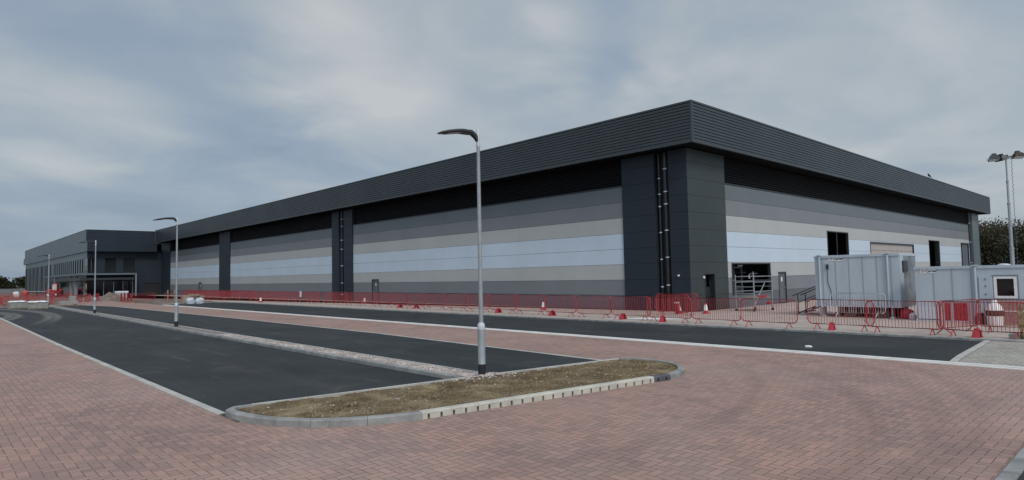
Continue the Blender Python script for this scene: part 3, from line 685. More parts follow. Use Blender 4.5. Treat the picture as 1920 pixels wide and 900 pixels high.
w = hframe(28.85, 41.5, 0.0, 4.48, .12)
mb = MB(); 
for i in range(7): mb.box(-.14, -.09, 28.98, 41.38, .12 + i * .61, .12 + (i + 1) * .61 - .025)
obj('roller_shutter', mb, 'shutter', WH)
# inner door frame and site lights seen in the large opening
mb = MB(); mb.box(-3.2, -3.1, 6.9, 7.0, .05, 2.5); mb.box(-3.2, -3.1, 8.2, 8.3, .05, 2.5); mb.box(-3.2, -3.1, 6.9, 8.3, 2.5, 2.62); obj('inner_door_frame', mb, 'trim', WH)
for a in ((-3.09, -3.04, 7.3, 7.9, 2.5, 2.58), (-2.6, -1.6, 4.9, 6.3, 1.42, 1.5), (-2.6, -1.6, 8.9, 9.6, 2.05, 2.13)):
    mb = MB(); mb.box(*a); obj('inner_ledge', mb, 'alu', WH)
for a in ((-.95, -.88, 6.55, 6.62, .05, 2.6), (-.95, -.88, 7.55, 7.62, .05, 2.6), (-.95, -.88, 6.55, 7.62, 2.38, 2.46)):
    mb = MB(); mb.box(*a); obj('inner_frame', mb, 'door_grey', WH)
for a, m_ in (((-.8, -.7, 4.8, 6.2, 1.58, 1.64), 'alu'), ((-.8, -.7, 8.3, 9.4, 1.98, 2.04), 'alu'), ((-.7, -.66, 8.1, 8.2, 1.7, 1.95), 'white_plastic'), ((-.7, -.66, 5.1, 5.2, .85, .95), 'white_plastic'), ((-.7, -.66, 6.7, 7.3, 2.48, 2.56), 'galv_light'), ((-1.9, -1.8, 4.7, 9.6, .05, 1.25), 'door_grey')):
    mb = MB(); mb.box(*a); obj('inner_fitting', mb, m_, WH)
# small wall fittings
for x, z in ((-.42, 2.0),):
    mb = MB(); mb.lathe([(.06, 0), (.06, .05), (.03, .09)], 12); o = obj('wall_light', mb, 'white_plastic', WH); o.rotation_euler = (R_(90), 0, 0); o.location = (x - .2, -.10, z)
mb = MB(); mb.cbox(.09, .16, 1.18, 1.30, 1.82, 1.95, .01); obj('wall_light', mb, 'white_plastic', WH)

# ------------------------------------------------------------------ office block
OF = thing('office_block', 'two storey dark office block with slit windows and a wraparound canopy joined to the warehouse', 'office building', (-103.6, -11.0, 0))
ox, oy = -103.6, -11.0
def oobj(n, mb, mats, par=None):
    if isinstance(mats, list): mats = ['clad_anthracite_shade' if q == 'clad_anthracite' else q for q in mats]
    for i, v in enumerate(mb.v): mb.v[i] = (v[0] - ox, v[1] - oy, v[2])
    return obj(n, mb, mats, par or OF)
XL = -187.5
mb = MB(); wall(mb, 'y', ox, .25, -10.98, -.05, [(0, 2.6, 0), (2.6, 4.0, 0), (4.0, 6.4, 0), (6.4, 7.45, 0)],
    [(-11.2, -9.85, 4.0, 6.4), (-8.5, -6.92, 4.0, 6.4), (-5.82, -4.15, 4.0, 6.4), (-11.2, -4.4, 0, 2.6), (-2.72, -.28, 0, 2.12)], gap=.01)
oobj('side_wall', mb, ['clad_anthracite'])
fh = [(-105.5, ox + 1, 4.05, 6.38), (-130.5, ox + 1, 0, 2.6)]
x = -106.6
wins = []
while x > -139.5: wins.append((x - 1.25, x)); x -= 2.22
fh += [(a, bq, 4.05, 6.33) for a, bq in wins]; fh += [(XL + .8, -141.5, .15, 6.33)]
mb = MB(); wall(mb, 'x', oy, .25, XL, ox - .002, [(0, 2.6, 0), (2.6, 4.05, 0), (4.05, 6.4, 0), (6.4, 7.45, 0)], fh, gap=.01)
oobj('front_wall', mb, ['clad_bluegrey'])
for a, bq in wins:
    mb = MB(); mb.box(a + .005, bq - .005, oy + .012, oy + .05, 4.06, 6.32); wf = oobj('window', mb, 'slot_dark')
    mb = MB(); mb.box(bq + .02, bq + .30, oy - .03, oy - .003, 4.0, 6.38); oobj('fin', mb, 'fin', wf)
mb = MB(); mb.box(XL + .8, -141.5, oy + .012, oy + .06, .15, 6.33); cw = oobj('curtain_wall', mb, 'slot_dark')
x = -142.2; k_ = 0
while x > XL + 1:
    mb = MB(); w_ = .30 + .22 * ((k_ * 7) % 3); mb.box(x - w_, x + w_, oy - .02, oy + .011, .15, 6.33); oobj('fin', mb, 'clad_bluegrey' if k_ % 4 else 'fin', cw); x -= 2.35; k_ += 1
mb = MB(); mb.box(-105.5, ox - .09, oy + .05, oy + .09, 4.0, 6.4); mb.box(ox - .09, ox - .05, oy + .05, -9.85, 4.0, 6.4); w = oobj('corner_window', mb, 'glass_dark')
mb = MB(); mb.box(ox - .12, ox, oy, oy + .12, 4.0, 6.38); mb.box(ox - .07, ox - .01, -10.42, -10.36, 4.0, 6.38); oobj('mullion', mb, 'door_grey', w)
for a, bq in ((-8.5, -6.92), (-5.82, -4.15)):
    mb = MB(); mb.box(ox - .16, ox - .12, a, bq, 4.0, 6.4); oobj('window', mb, 'glass_dark')
mb = MB(); mb.box(ox - .2, ox - .15, -10.9, -4.4, .05, 2.6); mb.box(-130.5, ox - .21, oy + .18, oy + .22, .05, 2.6); w = oobj('ground_floor_glazing', mb, 'glass_dark')
for y in (-8.62, -7.2, -5.85, -4.45): mb = MB(); mb.box(ox - .14, ox + .0, y - .04, y + .04, .05, 2.6); oobj('mullion', mb, 'alu', w)
mb = MB(); mb.box(-108.6, -108.2, oy - .9, oy - .5, 0, 3.55); oobj('post', mb, 'alu')
mb = MB(); mb.box(-113.0, -112.7, oy - .9, oy - .6, 0, 3.55); oobj('post', mb, 'alu')
mb = MB(); mb.box(-1 - 102.75, ox - .1, -2.7, -.3, .05, 2.1); oobj('loading_door', mb, 'black')
# canopy
mb = MB(); mb.box(-141, -101.2, -12.3, oy - .26, 3.6, 3.86); mb.box(ox + .01, -101.2, oy - .255, -4.35, 3.6, 3.86); cn = oobj('canopy', mb, 'clad_bluegrey')
mb = MB(); mb.box(-140.9, -101.3, -12.2, oy - .27, 2.75, 3.15); mb.box(ox + .02, -101.6, oy - .265, -4.6, 2.75, 3.15)
oobj('canopy_beam', mb, 'trim', cn)
mb = MB(); mb.box(-101.4, -101.21, -4.55, -4.36, 0.03, 3.6); oobj('column', mb, 'alu')
mb = MB(); mb.box(-128.3, -128, -12.25, -12.0, 0.0, 3.6); oobj('column', mb, 'alu')
# fascias
mb = MB(); ribbed(mb, 'x', oy - .2, XL - 2.6, -102.25, 7.48, 9.0, 4, .03, -1); mb.box(XL - 2.6, -102.3, oy - .15, oy + .2, 7.46, 9.0)
mb.box(-102.3 - 1.4, -102.3, oy + .2, -1.12, 7.46, 7.5); ribbed(mb, 'y', -102.25, oy - .2, -1.12, 7.48, 9.0, 4, .03, 1, mi=1); mb.box(-102.38, -102.29, oy - .14, -1.12, 7.46, 9.0, 1); mb.box(-103.6, -102.38, oy + .2, -1.12, 8.95, 9.0)
oobj('lower_fascia', mb, ['clad_bluegrey', 'clad_anthracite'])
mb = MB(); ribbed(mb, 'x', oy - .15, XL - .6, -103.6, 9.0, 11.0, 5, .03, -1); ribbed(mb, 'y', -103.6, oy - .15, -1.12, 9.0, 11.0, 5, .03, 1, mi=1)
mb.box(XL - .6, -103.66, oy - .10, oy + .1, 9.0, 10.98); mb.box(-103.74, -103.64, oy + .1, -1.12, 9.0, 10.98, 1)
mb.box(XL - .6, -103.58, oy - .17, oy + .1, 11.0, 11.08); mb.box(-103.8, -103.58, oy + .1, -1.12, 11.0, 11.08, 1)
oobj('upper_fascia', mb, ['clad_bluegrey', 'clad_anthracite'])
mb = MB(); mb.box(XL, -103.8, oy + .3, 60, 7.6, 7.8); mb.box(XL, XL + .2, oy + .26, 60, 0, 11.0); mb.box(XL + .3, ox - .3, oy + 6, oy + 6.1, 0.03, 7.4); oobj('roof', mb, 'interior')

# ------------------------------------------------------------------ street lamps
def lamp(loc, label):
    t = thing('street_lamp', label, 'street lamp', loc, 0, 'street lamps along the gravel strip')
    mb = MB(); mb.lathe([(.082, 0), (.082, .27)], 20); obj('root_sleeve', mb, 'black', t)
    mb = MB(); mb.lathe([(.083, .27), (.078, .28), (.078, 1.02)], 20); mb.box(-.079, -.03, -.035, .035, .45, .85) ; b_ = obj('base_column', mb, 'galv', t)
    mb = MB(); mb.lathe([(.081, 1.0), (.083, 1.05), (.076, 1.11), (.05, 1.15)], 20); obj('collar', mb, 'galv_light', t)
    mb = MB(); mb.lathe([(.046, 1.14), (.042, 3.2), (.036, 4.98)], 16); obj('shaft', mb, 'galv', t)
    mb = MB(); mb.lathe([(.041, 4.96), (.041, 5.33), (.036, 5.34)], 16); mb.lathe([(.045, 4.98), (.045, 5.0)], 16); obj('spigot', mb, 'galv_light', t)
    mb = MB()   # luminaire: neck rising from the column, flattening into a thin paddle
    pr = [(-.03, 5.15, .04, .06), (-.10, 5.215, .045, .05), (-.18, 5.262, .07, .04), (-.28, 5.285, .11, .036), (-.42, 5.285, .135, .034), (-.60, 5.262, .145, .030), (-.80, 5.220, .145, .026), (-.96, 5.180, .12, .020), (-1.04, 5.155, .06, .010)]
    vs = []; fs = []
    for y, z, w, h in pr:
        for a, c in ((-1, -.35), (-.8, -1), (.8, -1), (1, -.35), (.85, .5), (.3, 1), (-.3, 1), (-.85, .5)): vs.append((a * w, y, z - (.03 if y < -.2 else 0) + c * h * 1.35))
    for i in range(len(pr) - 1):
        for q in range(8): fs.append((i * 8 + q, (i + 1) * 8 + q, (i + 1) * 8 + (q + 1) % 8, i * 8 + (q + 1) % 8))
    fs += [tuple(range(8)), tuple(reversed(range(len(vs) - 8, len(vs))))]
    mb.add(vs, fs, 0, True); h_ = obj('lamp_head', mb, 'lamp_head', t)
    mb = MB(); mb.T = Matrix.Translation((0, -.68, 5.175)) @ Matrix.Rotation(R_(11), 4, 'X'); mb.box(-.10, .10, -.18, .18, -.010, .010); obj('lens', mb, 'lamp_glass', h_)
    t.scale = (1, 1, .982)
    return t
L0 = lamp((8.2, -21.78, .09), 'nearest galvanised street lamp, standing in the brown soil island')
for loc, lab in (((-14.5, -21.57, .08), 'second street lamp from the camera, in the gravel strip opposite the first warehouse bay'),
                 ((-35.3, -21.35, .08), 'third street lamp from the camera, in front of the office block corner'),
                 ((-61.7, -20.95, .05), 'farthest and smallest street lamp, beside the pallets of grey blocks')): dup(L0, loc, 0, lab)

# ------------------------------------------------------------------ crowd barriers
def rrect(x0, x1, z0, z1, r, n=4):
    o = []
    for cx_, cz_, a0 in ((x1 - r, z1 - r, 0), (x0 + r, z1 - r, 90), (x0 + r, z0 + r, 180), (x1 - r, z0 + r, 270)):
        for i in range(n + 1):
            a = R_(a0 + 90 * i / n); o.append((cx_ + r * math.cos(a), 0, cz_ + r * math.sin(a)))
    return o
def barrier(loc, rz, label, group, paint='red_paint', bars=22):
    t = thing('crowd_barrier', label, 'barrier', loc, rz, group)
    mb = MB(); mb.tube(rrect(-1.12, 1.12, .20, 1.07, .17), .019, 7, True); obj('frame', mb, paint, t)
    mb = MB(); 
    for i in range(bars):
        x = -1.12 + 2.24 * (i + 1) / (bars + 1); dz = 0
        ex = max(0, abs(x) - .95); q = .17 - math.sqrt(max(0, .17 ** 2 - ex ** 2)); mb.tube([(x, 0, .20 + q), (x, 0, 1.07 - q)], .0085, 5)
    obj('infill_bars', mb, paint, t)
    for s_ in (-1, 1):
        mb = MB(); mb.tube([(s_ * .80, -.24, .01), (s_ * .80, 0, .22), (s_ * .80, .24, .01)], .017, 6); obj('leg', mb, paint, t)
    mb = MB(); mb.tube([(-1.13, 0, .35), (-1.19, 0, .35), (-1.19, 0, .42)], .01, 5); obj('hook', mb, paint, t)
    mb = MB(); mb.tube([(1.13, 0, .80), (1.19, 0, .80), (1.19, 0, .87)], .01, 5); obj('hook', mb, paint, t)
    return t
ORD = 'first second third fourth fifth sixth seventh eighth ninth tenth eleventh twelfth thirteenth fourteenth fifteenth sixteenth seventeenth eighteenth nineteenth twentieth'.split()
ORD += ['twenty-' + o for o in ORD[:9]]
ZP = .036
G1 = 'red crowd barriers along the far kerb'
B0 = barrier((2.98, -6.72, ZP), R_(-1), 'red crowd barrier with a red plastic foot block, standing before the corner pillar downpipes', G1)
for x, y, a, lab in ((5.22, -6.78, -2, 'red crowd barrier before the dark open doorway and its traffic cone'),
                     (7.47, -6.90, -3, 'tilted red crowd barrier in front of the low scaffold tower, next to a gap'),
                     (9.98, -6.75, -3, 'red crowd barrier in front of the white bucket and cabin steps'),
                     (12.02, -6.98, -2, 'red crowd barrier where the two grey site cabins meet'),
                     (14.15, -6.98, -4, 'red crowd barrier beside the beige paving, in front of the white tank')):
    dup(B0, (x, y, ZP), R_(a), lab)
dup(B0, (13.28, -5.75, ZP), R_(72), 'red crowd barrier turned end-on, left of the red sign boards')
dup(B0, (14.75, -5.05, ZP), R_(-3), 'red crowd barrier of the back row under the cabin window')
dup(B0, (16.45, -7.15, ZP), R_(-2), 'red crowd barrier at the right edge of the photo by the yellow post')
dup(B0, (.62, -2.35, ZP), R_(8), 'red crowd barrier standing apart, close to the corner pillar wall')
dup(B0, (.95, -3.3, ZP), R_(-12), 'second red crowd barrier leaning close to the corner pillar wall, in front of the other')
x = .70; i = 0
while x > -50.5:
    y = max(-6.35 + (.70 - x) * .045, -6.35) if x > -28 else -5.05
    y = min(y, -5.05)
    dup(B0, (x, y + random.uniform(-.06, .06), ZP), R_(-1.5 + random.uniform(-2.5, 2.5)), f'{ORD[i]} red crowd barrier to the left of the corner pillar in the kerbside row', G1)
    x -= 2.33 + random.uniform(-.02, .03); i += 1
def row(pts, name, lab, first, z=0.0, skip=()):
    P = [Vector((*p, 0)) for p in pts]; n = 0; pool = []
    for a, bq in zip(P, P[1:]):
        L = (bq - a).length; k_ = max(1, round(L / 2.34)); d = (bq - a) / k_; ang = math.atan2(d.y, d.x)
        for j in range(k_):
            c = a + d * (j + .5)
            dup(B0, (c.x, c.y, z), ang + R_(random.uniform(-3, 3)), lab.format(ORD[n]), name); n += 1
row([(-51.5, -5.2), (-57.3, -8.6), (-59.6, -11.2), (-59.4, -14.2)], 'red barriers by the rubble bags', '{} red crowd barrier from the building in the line curving behind the rubble bags', 0)
row([(-52, -3.6), (-78, -3.4)], 'red barriers close under the far bay', '{} red barrier from the right in the far row along the last striped bay', 0, ZP)
row([(-70.2, -14.9), (-62.9, -18.6), (-63.8, -24.5), (-64.6, -31.0)], 'red barriers behind the pallets', '{} red barrier from the right in the line behind the block pallets', 0)
row([(-66.5, -20.0), (-68, -33.0)], 'red barriers just behind the pallet line', '{} red barrier from the right in the second line behind the block pallets', 0)
row([(-79, -16.2), (-80, -30)], 'red barriers farther back', '{} red barrier from the right in the back line before the office', 0)
row([(-98, -14.0), (-99, -32)], 'red barriers farthest back', '{} red barrier from the right in the farthest line before the office canopy', 0)
for k_, (x, y) in enumerate(((-62.2, -13.4), (-62.5, -13.65), (-62.8, -13.9), (-63.1, -14.15))):
    dup(B0, (x, y, 0), R_(160), f'{ORD[k_]} barrier in the upright stack of red barriers at the dirt heap', 'stack of red barriers by the dirt heap').scale = (.5, 1, 1)
SB = barrier((8.45, -.42, .05), R_(0), 'silver galvanised crowd barrier leaning against the raised grey cabin', 'silver barriers', 'galv_light')
del SB['group']; SB.rotation_euler = (R_(-6), 0, 0)

# red plastic barrier feet
def footblock(loc, rz, label):
    t = thing('barrier_foot', label, 'barrier foot', loc, rz, 'red plastic barrier feet')
    for s_ in (-1, 1):
        mb = MB(); q = .085
        mb.add([(-q, s_ * .02, .30), (q, s_ * .02, .30), (q, s_ * .13, .30), (-q, s_ * .13, .30), (-q - .02, s_ * .12, 0), (q + .02, s_ * .12, 0), (q + .02, s_ * .30, 0), (-q - .02, s_ * .30, 0)],
               [(0, 1, 2, 3), (4, 7, 6, 5), (0, 4, 5, 1), (1, 5, 6, 2), (2, 6, 7, 3), (3, 7, 4, 0)] if s_ == -1 else [(3, 2, 1, 0), (5, 6, 7, 4), (1, 5, 4, 0), (2, 6, 5, 1), (3, 7, 6, 2), (0, 4, 7, 3)])
        obj('wedge', mb, 'red_plastic', t)
    mb = MB(); mb.cbox(-.07, .07, -.10, .10, .29, .345, .015); obj('cap', mb, 'red_plastic', t)
    t.scale = (.85, .8, .8)
    return t
F0 = footblock((2.66, -6.72, ZP), R_(14), 'red plastic barrier foot under the barrier before the corner pillar downpipes')
for x, y, a, lab in ((.20, -6.3, 3, 'red plastic barrier foot beside the white sheet on the paving'), (-4.6, -6.05, 0, 'red plastic barrier foot in front of the dark cone, right of the nearest lamp'),
                     (-9.1, -5.85, 5, 'red plastic barrier foot first to the right of the nearest lamp shaft'), (-18.2, -5.35, -6, 'right one of two red barrier feet left of the nearest lamp'),
                     (-20.4, -5.25, 8, 'left one of two red barrier feet left of the nearest lamp'), (9.7, -6.75, 10, 'red plastic barrier foot in front of the cabin steps'),
                     (13.98, -7.0, -4, 'red plastic barrier foot at the corner of the beige paving')): dup(F0, (x, y, ZP), R_(a), lab)

# cones
def cone(loc, label):
    t = thing('traffic_cone', label, 'traffic cone', loc, 0, 'traffic cones behind the barriers')
    mb = MB(); mb.cbox(-.18, .18, -.18, .18, 0, .035, .01); mb.lathe([(.14, .035), (.118, .16)], 16); obj('cone_base', mb, 'red_plastic', t)
    mb = MB(); mb.lathe([(.119, .16), (.058, .46)], 16); obj('sleeve', mb, 'white_plastic', t)
    mb = MB(); mb.lathe([(.056, .46), (.04, .54), (.03, .54)], 16); obj('tip', mb, 'red_plastic', t)
    return t
C0 = cone((1.37, -.85, ZP), 'red and white traffic cone in front of the dark open doorway')
for x, y, lab in ((.2, -1.5, 'red and white traffic cone just left of the doorway cone'), (-9.1, -2.1, 'white sleeved cone behind the barriers right of the nearest lamp'),
                  (-30.7, -2.2, 'small traffic cone near the grey wall door'), (-44.4, -5.9, 'farthest traffic cone, kerbside in front of the middle striped bay')): dup(C0, (x, y, ZP), 0.3, lab)
mb = MB(); mb.sheet([(-1.1, -6.75), (1.6, -5.75), (3.0, -4.6), (.6, -4.9)], .042); tag(obj('plastic_sheet', mb, 'white_sheet'), 'flat white sheet lying on the paving under the barriers', 'sheet')
t = thing('fire_point', 'red stand with a white top standing by the corner pillar', 'fire point', (.35, -1.9, ZP)); t.scale = (.6, .6, .9)
mb = MB(); mb.box(-.12, .12, -.1, .1, 0, .62); obj('body', mb, 'red_plastic', t); mb = MB(); mb.cbox(-.19, .19, -.15, .15, .62, .68, .01); obj('lid', mb, 'white_plastic', t)
t = thing('notice', 'white paper notice fixed to a red barrier before the narrow downpipe pillar', 'notice', (-37.0, -5.15, .62))
mb = MB(); mb.box(-.2, .2, -.012, 0, 0, .52); obj('panel', mb, 'white_plastic', t); mb = MB(); 
for i in range(4): mb.box(-.14, .14 - .05 * (i % 2), -.016, -.013, .08 + i * .1, .11 + i * .1)
obj('faded_marks', mb, 'concrete_block', t)

# red sign boards on the barriers by cabin
for x, y, w, lab in ((12.96, -5.55, .17, 'narrow red sign board with pale lettering, left one on the back barrier'), (13.30, -5.45, .36, 'square red sign board with pale scrawled symbols on the back barrier')):
    t = thing('sign_board', lab, 'sign', (x, y - .03, .42), R_(-3), 'red sign boards on the back barrier')
    mb = MB(); mb.box(-w / 2, w / 2, -.012, 0, 0, .58); obj('panel', mb, 'red_plastic', t)
    mb = MB()
    rs = random.Random(int(w * 100))
    for i in range(5):
        zc = .10 + i * .09; xa = rs.uniform(-.3, -.05) * w
        while xa < w * .15: l = rs.uniform(.01, .04); mb.box(xa, xa + l, -.014, -.0125, zc, zc + rs.uniform(.008, .05)); xa += l + rs.uniform(.02, .07)
    obj('worn_marks', mb, 'brickpack', t)

# ------------------------------------------------------------------ scaffold tower
t = thing('scaffold_tower', 'low aluminium scaffold tower on wheels in front of the large opening', 'scaffold', (2.33, 2.56, ZP), math.atan2(1.68, .2) )
hx, hy = .86, .54
for sx in (-1, 1):
    for sy in (-1, 1):
        mb = MB(); mb.tube([(sx * hx, sy * hy, .14), (sx * hx, sy * hy, 1.95 if (sx, sy) != (-1, -1) else 2.1)], .026, 8); p_ = obj('standard', mb, 'alu', t)
        mb = MB(); mb.tube([(sx * hx - .035, sy * hy, .07), (sx * hx + .035, sy * hy, .07)], .07, 12); obj('castor', mb, 'rubber', p_)
for z in (.30, .95, 1.30, 1.62, 1.85):
    for sx in (-1, 1): mb = MB(); mb.tube([(sx * hx, -hy, z), (sx * hx, hy, z)], .02, 6); obj('rung', mb, 'alu', t)
for z in (.30, 1.05, 1.55, 1.85):
    for sy in (-1, 1): mb = MB(); mb.tube([(-hx, sy * hy, z), (hx, sy * hy, z)], .022, 6); obj('rail', mb, 'alu', t)
mb = MB(); mb.tube([(-hx, -hy, .32), (hx * .2, -hy, 1.5)], .02, 6); obj('brace', mb, 'alu', t)
mb = MB(); mb.box(-.8, .8, -.45, .3, .70, .74); obj('deck', mb, 'wood', t)
mb = MB(); mb.box(-.5, .3, -.56, -.54, .72, .84); obj('toe_board', mb, 'red_plastic', t)
mb = MB(); mb.box(.55, .8, -.50, -.40, .33, .45); obj('lock_box', mb, 'red_plastic', t)

# ------------------------------------------------------------------ site cabins
def text_part(txt, size, loc, rot, mname, parent, name='lettering', bold=0.0):
    cu = bpy.data.curves.new('t', 'FONT'); cu.body = txt; cu.size = size; cu.offset = bold; cu.extrude = .002
    o = bpy.data.objects.new('t', cu); COL.objects.link(o); dg = bpy.context.evaluated_depsgraph_get(); me = bpy.data.meshes.new_from_object(o.evaluated_get(dg))
    bpy.data.objects.remove(o); me.materials.clear(); me.materials.append(MATS[mname])
    n = bpy.data.objects.new(name, me); COL.objects.link(n); n.location = loc; n.rotation_euler = rot; n.parent = parent; return n
def cabin_sign(parent, x, y, z, w):
    mb = MB(); mb.box(x, x + w, y - .012, y, z, z + w * .30); p_ = obj('sign', mb, 'white_plastic', parent)
    text_part('Carter', w * .26, (x + w * .34, y - .016, z + w * .08), (R_(90), 0, 0), 'text_dark', p_, bold=.003)
    mb = MB(); mb.T = Matrix.Translation((x + w * .17, y - .014, z + w * .15)) @ Matrix.Rotation(R_(90), 4, 'X')
    for a, mi in ((35, 0), (215, 1)):
        c, s_ = math.cos(R_(a)), math.sin(R_(a)); pts = []
        for i in range(9):
            q = R_(a - 80 + 160 * i / 8); pts.append((w * .10 * math.cos(q) * 1.1, w * .10 * math.sin(q)))
        for i in range(8, -1, -1):
            q = R_(a - 80 + 160 * i / 8); pts.append((w * .045 * math.cos(q) + c * .01, w * .045 * math.sin(q) + s_ * .01))
        for i in range(8): mb.add([(*pts[i], 0), (*pts[i + 1], 0), (*pts[16 - i], 0), (*pts[17 - i], 0)], [(0, 1, 2, 3)], mi)
    obj('emblem', mb, ['text_dark', 'text_red'], p_)
def cabin_box(t, x0, x1, y0, y1, z0, z1, seams, posts):
    mb = MB(); e_ = sorted([x0] + seams + [x1])
    for a, bq in zip(e_, e_[1:]): mb.box(a + .004, bq - .004, y0, y0 + .06, z0 + .09, z1 - .09)
    mb.box(x0, x0 + .06, y0 + .06, y1, z0 + .09, z1 - .09); mb.box(x0 + .06, x1, y1 - .06, y1, z0 + .09, z1 - .09); mb.box(x0 + .01, x1 - .01, y0 + .03, y0 + .05, z0 + .1, z1 - .1, 1)
    w_ = obj('wall', mb, ['cabin', 'cabin_seam'], t)
    for sx in seams:
        mb = MB(); mb.box(sx - .022, sx + .022, y0 - .006, y0 - .001, z0 + .09, z1 - .09); obj('seam', mb, 'cabin_seam', w_)
    mb = MB(); mb.box(x0 - .03, x1 + .03, y0 - .035, y1 + .03, z1 - .09, z1 - .005); mb.box(x0 + .02, x1 - .02, y0 + .02, y1 - .02, z1 - .005, z1 + .02); obj('roof', mb, 'cabin', t)
    mb = MB(); mb.box(x0 - .02, x1 + .02, y0 - .03, y1 + .02, z0, z0 + .09); obj('base_rail', mb, 'cabin', t)
    for px_ in posts:
        mb = MB(); mb.tube([(px_, y0 - .055, z0 + .02), (px_, y0 - .055, z1 + .01)], .045, 10); mb.box(px_ - .09, px_ + .09, y0 - .13, y0 - .01, z1 + .005, z1 + .05); obj('drain_post', mb, 'cabin', t)
t = thing('site_cabin', 'raised grey steel site cabin standing on legs with a shiny end panel', 'cabin', (0, 0, 0)); t.location = (6.65, -.2, 0)
T1 = thing  # keep name short
CX, CY = 6.65, -.2
class OffMB(MB): pass
def shift(root, dx, dy):
    for o in bpy.data.objects:
        if o.parent == root: o.location.x -= dx; o.location.y -= dy
x0, x1, y0, y1 = 6.65, 10.12, -.2, 2.2
cabin_box(t, x0, x1, y0, y1, .50, 2.80, [7.0 + i * .56 for i in range(6)], [6.88, 9.68])
mb = MB(); mb.box(x1 - .06, x1, y0 + .06, y1 - .06, .59, 2.71); obj('end_wall', mb, 'steel_plate', t)
mb = MB(); mb.box(x1 + .001, x1 + .02, y0 + .06, y0 + .5, .59, 2.71); obj('end_trim', mb, 'cabin', t)
mb = MB(); mb.box(x1 + .022, x1 + .07, y0 + .30, y0 + .95, 2.02, 2.50)
for i in range(6): mb.box(x1 + .071, x1 + .085, y0 + .34, y0 + .91, 2.06 + i * .07, 2.09 + i * .07)
obj('vent_grille', mb, 'trim', t)
cabin_sign(t, 7.28, y0, 2.56, .60)
mb = MB(); mb.tube([(7.22, y0 - .02, 2.42), (7.22, y0 - .03, 2.20), (7.21, y0 - .02, 1.6), (7.27, y0 - .02, 1.4), (7.33, y0 - .02, 1.2), (7.35, y0 - .02, .6)], .012, 6); obj('cable', mb, 'text_dark', t)
mb = MB(); mb.box(7.17, 7.27, y0 - .06, y0 - .007, 2.2, 2.38); obj('socket', mb, 'trim', t)
mb = MB(); mb.box(7.14, 7.30, y0 - .05, y0 - .007, 2.44, 2.48); obj('bracket', mb, 'galv_light', t)
for lx, ly in ((6.9, .1), (9.75, -.1), (6.9, 1.9), (9.75, 1.9)):
    mb = MB(); mb.box(lx - .03, lx + .03, ly - .03, ly + .03, .10, .50); l_ = obj('leg', mb, 'galv', t); mb = MB(); mb.cbox(lx - .08, lx + .08, ly - .08, ly + .08, .036, .10, .01); obj('foot', mb, 'white_plastic', l_)
mb = MB(); mb.box(7.1, 10.0, 1.2, 1.25, .04, .5); obj('under_cabin_dark', mb, 'black', t)  # black back panel added to stand for the dark under the cabin
for lx in (7.6, 8.9): 
    mb = MB(); mb.box(lx, lx + .5, .5, 1.1, .04, .3); obj('packing_timber', mb, 'wood', t)
shift(t, CX, CY)

t = thing('site_cabin', 'low grey steel site cabin with a white framed window and open shutters', 'cabin', (10.86, -.93, 0))
x0, x1, y0, y1 = 10.86, 17.2, -.93, 1.5
cabin_box(t, x0, x1, y0, y1, .04, 2.20, [11.5 + i * .62 for i in range(3)] + [15.1, 15.8, 16.5], [12.88])
mb = MB(); mb.box(x1 - .06, x1, y0 + .06, y1 - .06, .13, 2.11); obj('end_wall', mb, 'cabin', t)
cabin_sign(t, 11.06, y0, 1.95, .54)
mb = MB(); wx0, wx1, wz0, wz1 = 13.44, 14.13, .98, 1.80
for a in ((wx0, wx0 + .09, wz0 + .09, wz1 - .09), (wx1 - .09, wx1, wz0 + .09, wz1 - .09), (wx0, wx1, wz0, wz0 + .09), (wx0, wx1, wz1 - .09, wz1)): mb.box(a[0], a[1], y0 - .05, y0 - .002, a[2], a[3])
w_ = obj('window', mb, 'white_plastic', t)
mb = MB(); mb.box(wx0 + .09, wx1 - .09, y0 - .025, y0 - .012, wz0 + .09, wz1 - .09); obj('pane', mb, 'glass_dark', w_)
mb = MB(); mb.box(wx0 - .05, wx1 + .05, y0 - .07, y0 - .002, wz1 + .03, wz1 + .06); obj('window_hood', mb, 'cabin_seam', w_)
for a, bq in ((12.98, 13.40), (14.18, 14.60)):
    mb = MB(); mb.cbox(a, bq, y0 - .055, y0 - .010, wz0 - .02, wz1 + .02, .008); s_ = obj('shutter', mb, 'cabin', t)
    for z in (1.1, 1.4, 1.66): mb = MB(); mb.box((a + bq) / 2 - .01, (a + bq) / 2 + .01, y0 - .075, y0 - .056, z, z + .07); obj('catch', mb, 'trim', s_)
mb = MB(); mb.box(10.92, 11.62, y0 - .03, y0 - .007, .10, .62); obj('door_panel', mb, 'galv_light', t)
mb = MB(); mb.lathe([(.22, 2.205), (.2, 2.25), (.08, 2.28)], 14, 0, 13.6, .2); obj('roof_vent', mb, 'galv_light', t)
shift(t, 10.86, -.93)

# steps to the raised cabin
t = thing('cabin_steps', 'black steel steps with handrails at the left end of the raised cabin', 'steps', (5.2, 1.35, ZP))
for i in range(3):
    mb = MB(); mb.box(.35 + i * .32, .68 + i * .32, -.42, .42, .13 + i * .15, .16 + i * .15); obj('tread', mb, 'black', t)
for s_ in (-1, 1):
    mb = MB(); mb.tube([(.1, s_ * .44, .02), (1.35, s_ * .44, .56)], .03, 6); obj('stringer', mb, 'black', t)
    mb = MB(); mb.tube([(-.10, s_ * .44, .88), (.02, s_ * .44, .93), (1.35, s_ * .44, 1.50), (1.35, s_ * .44, .5)], .024, 6); mb.tube([(.16, s_ * .44, .97), (.16, s_ * .44, .02)], .024, 6); mb.tube([(.16, s_ * .44, .55), (1.35, s_ * .44, 1.08)], .018, 6); obj('handrail', mb, 'black', t)

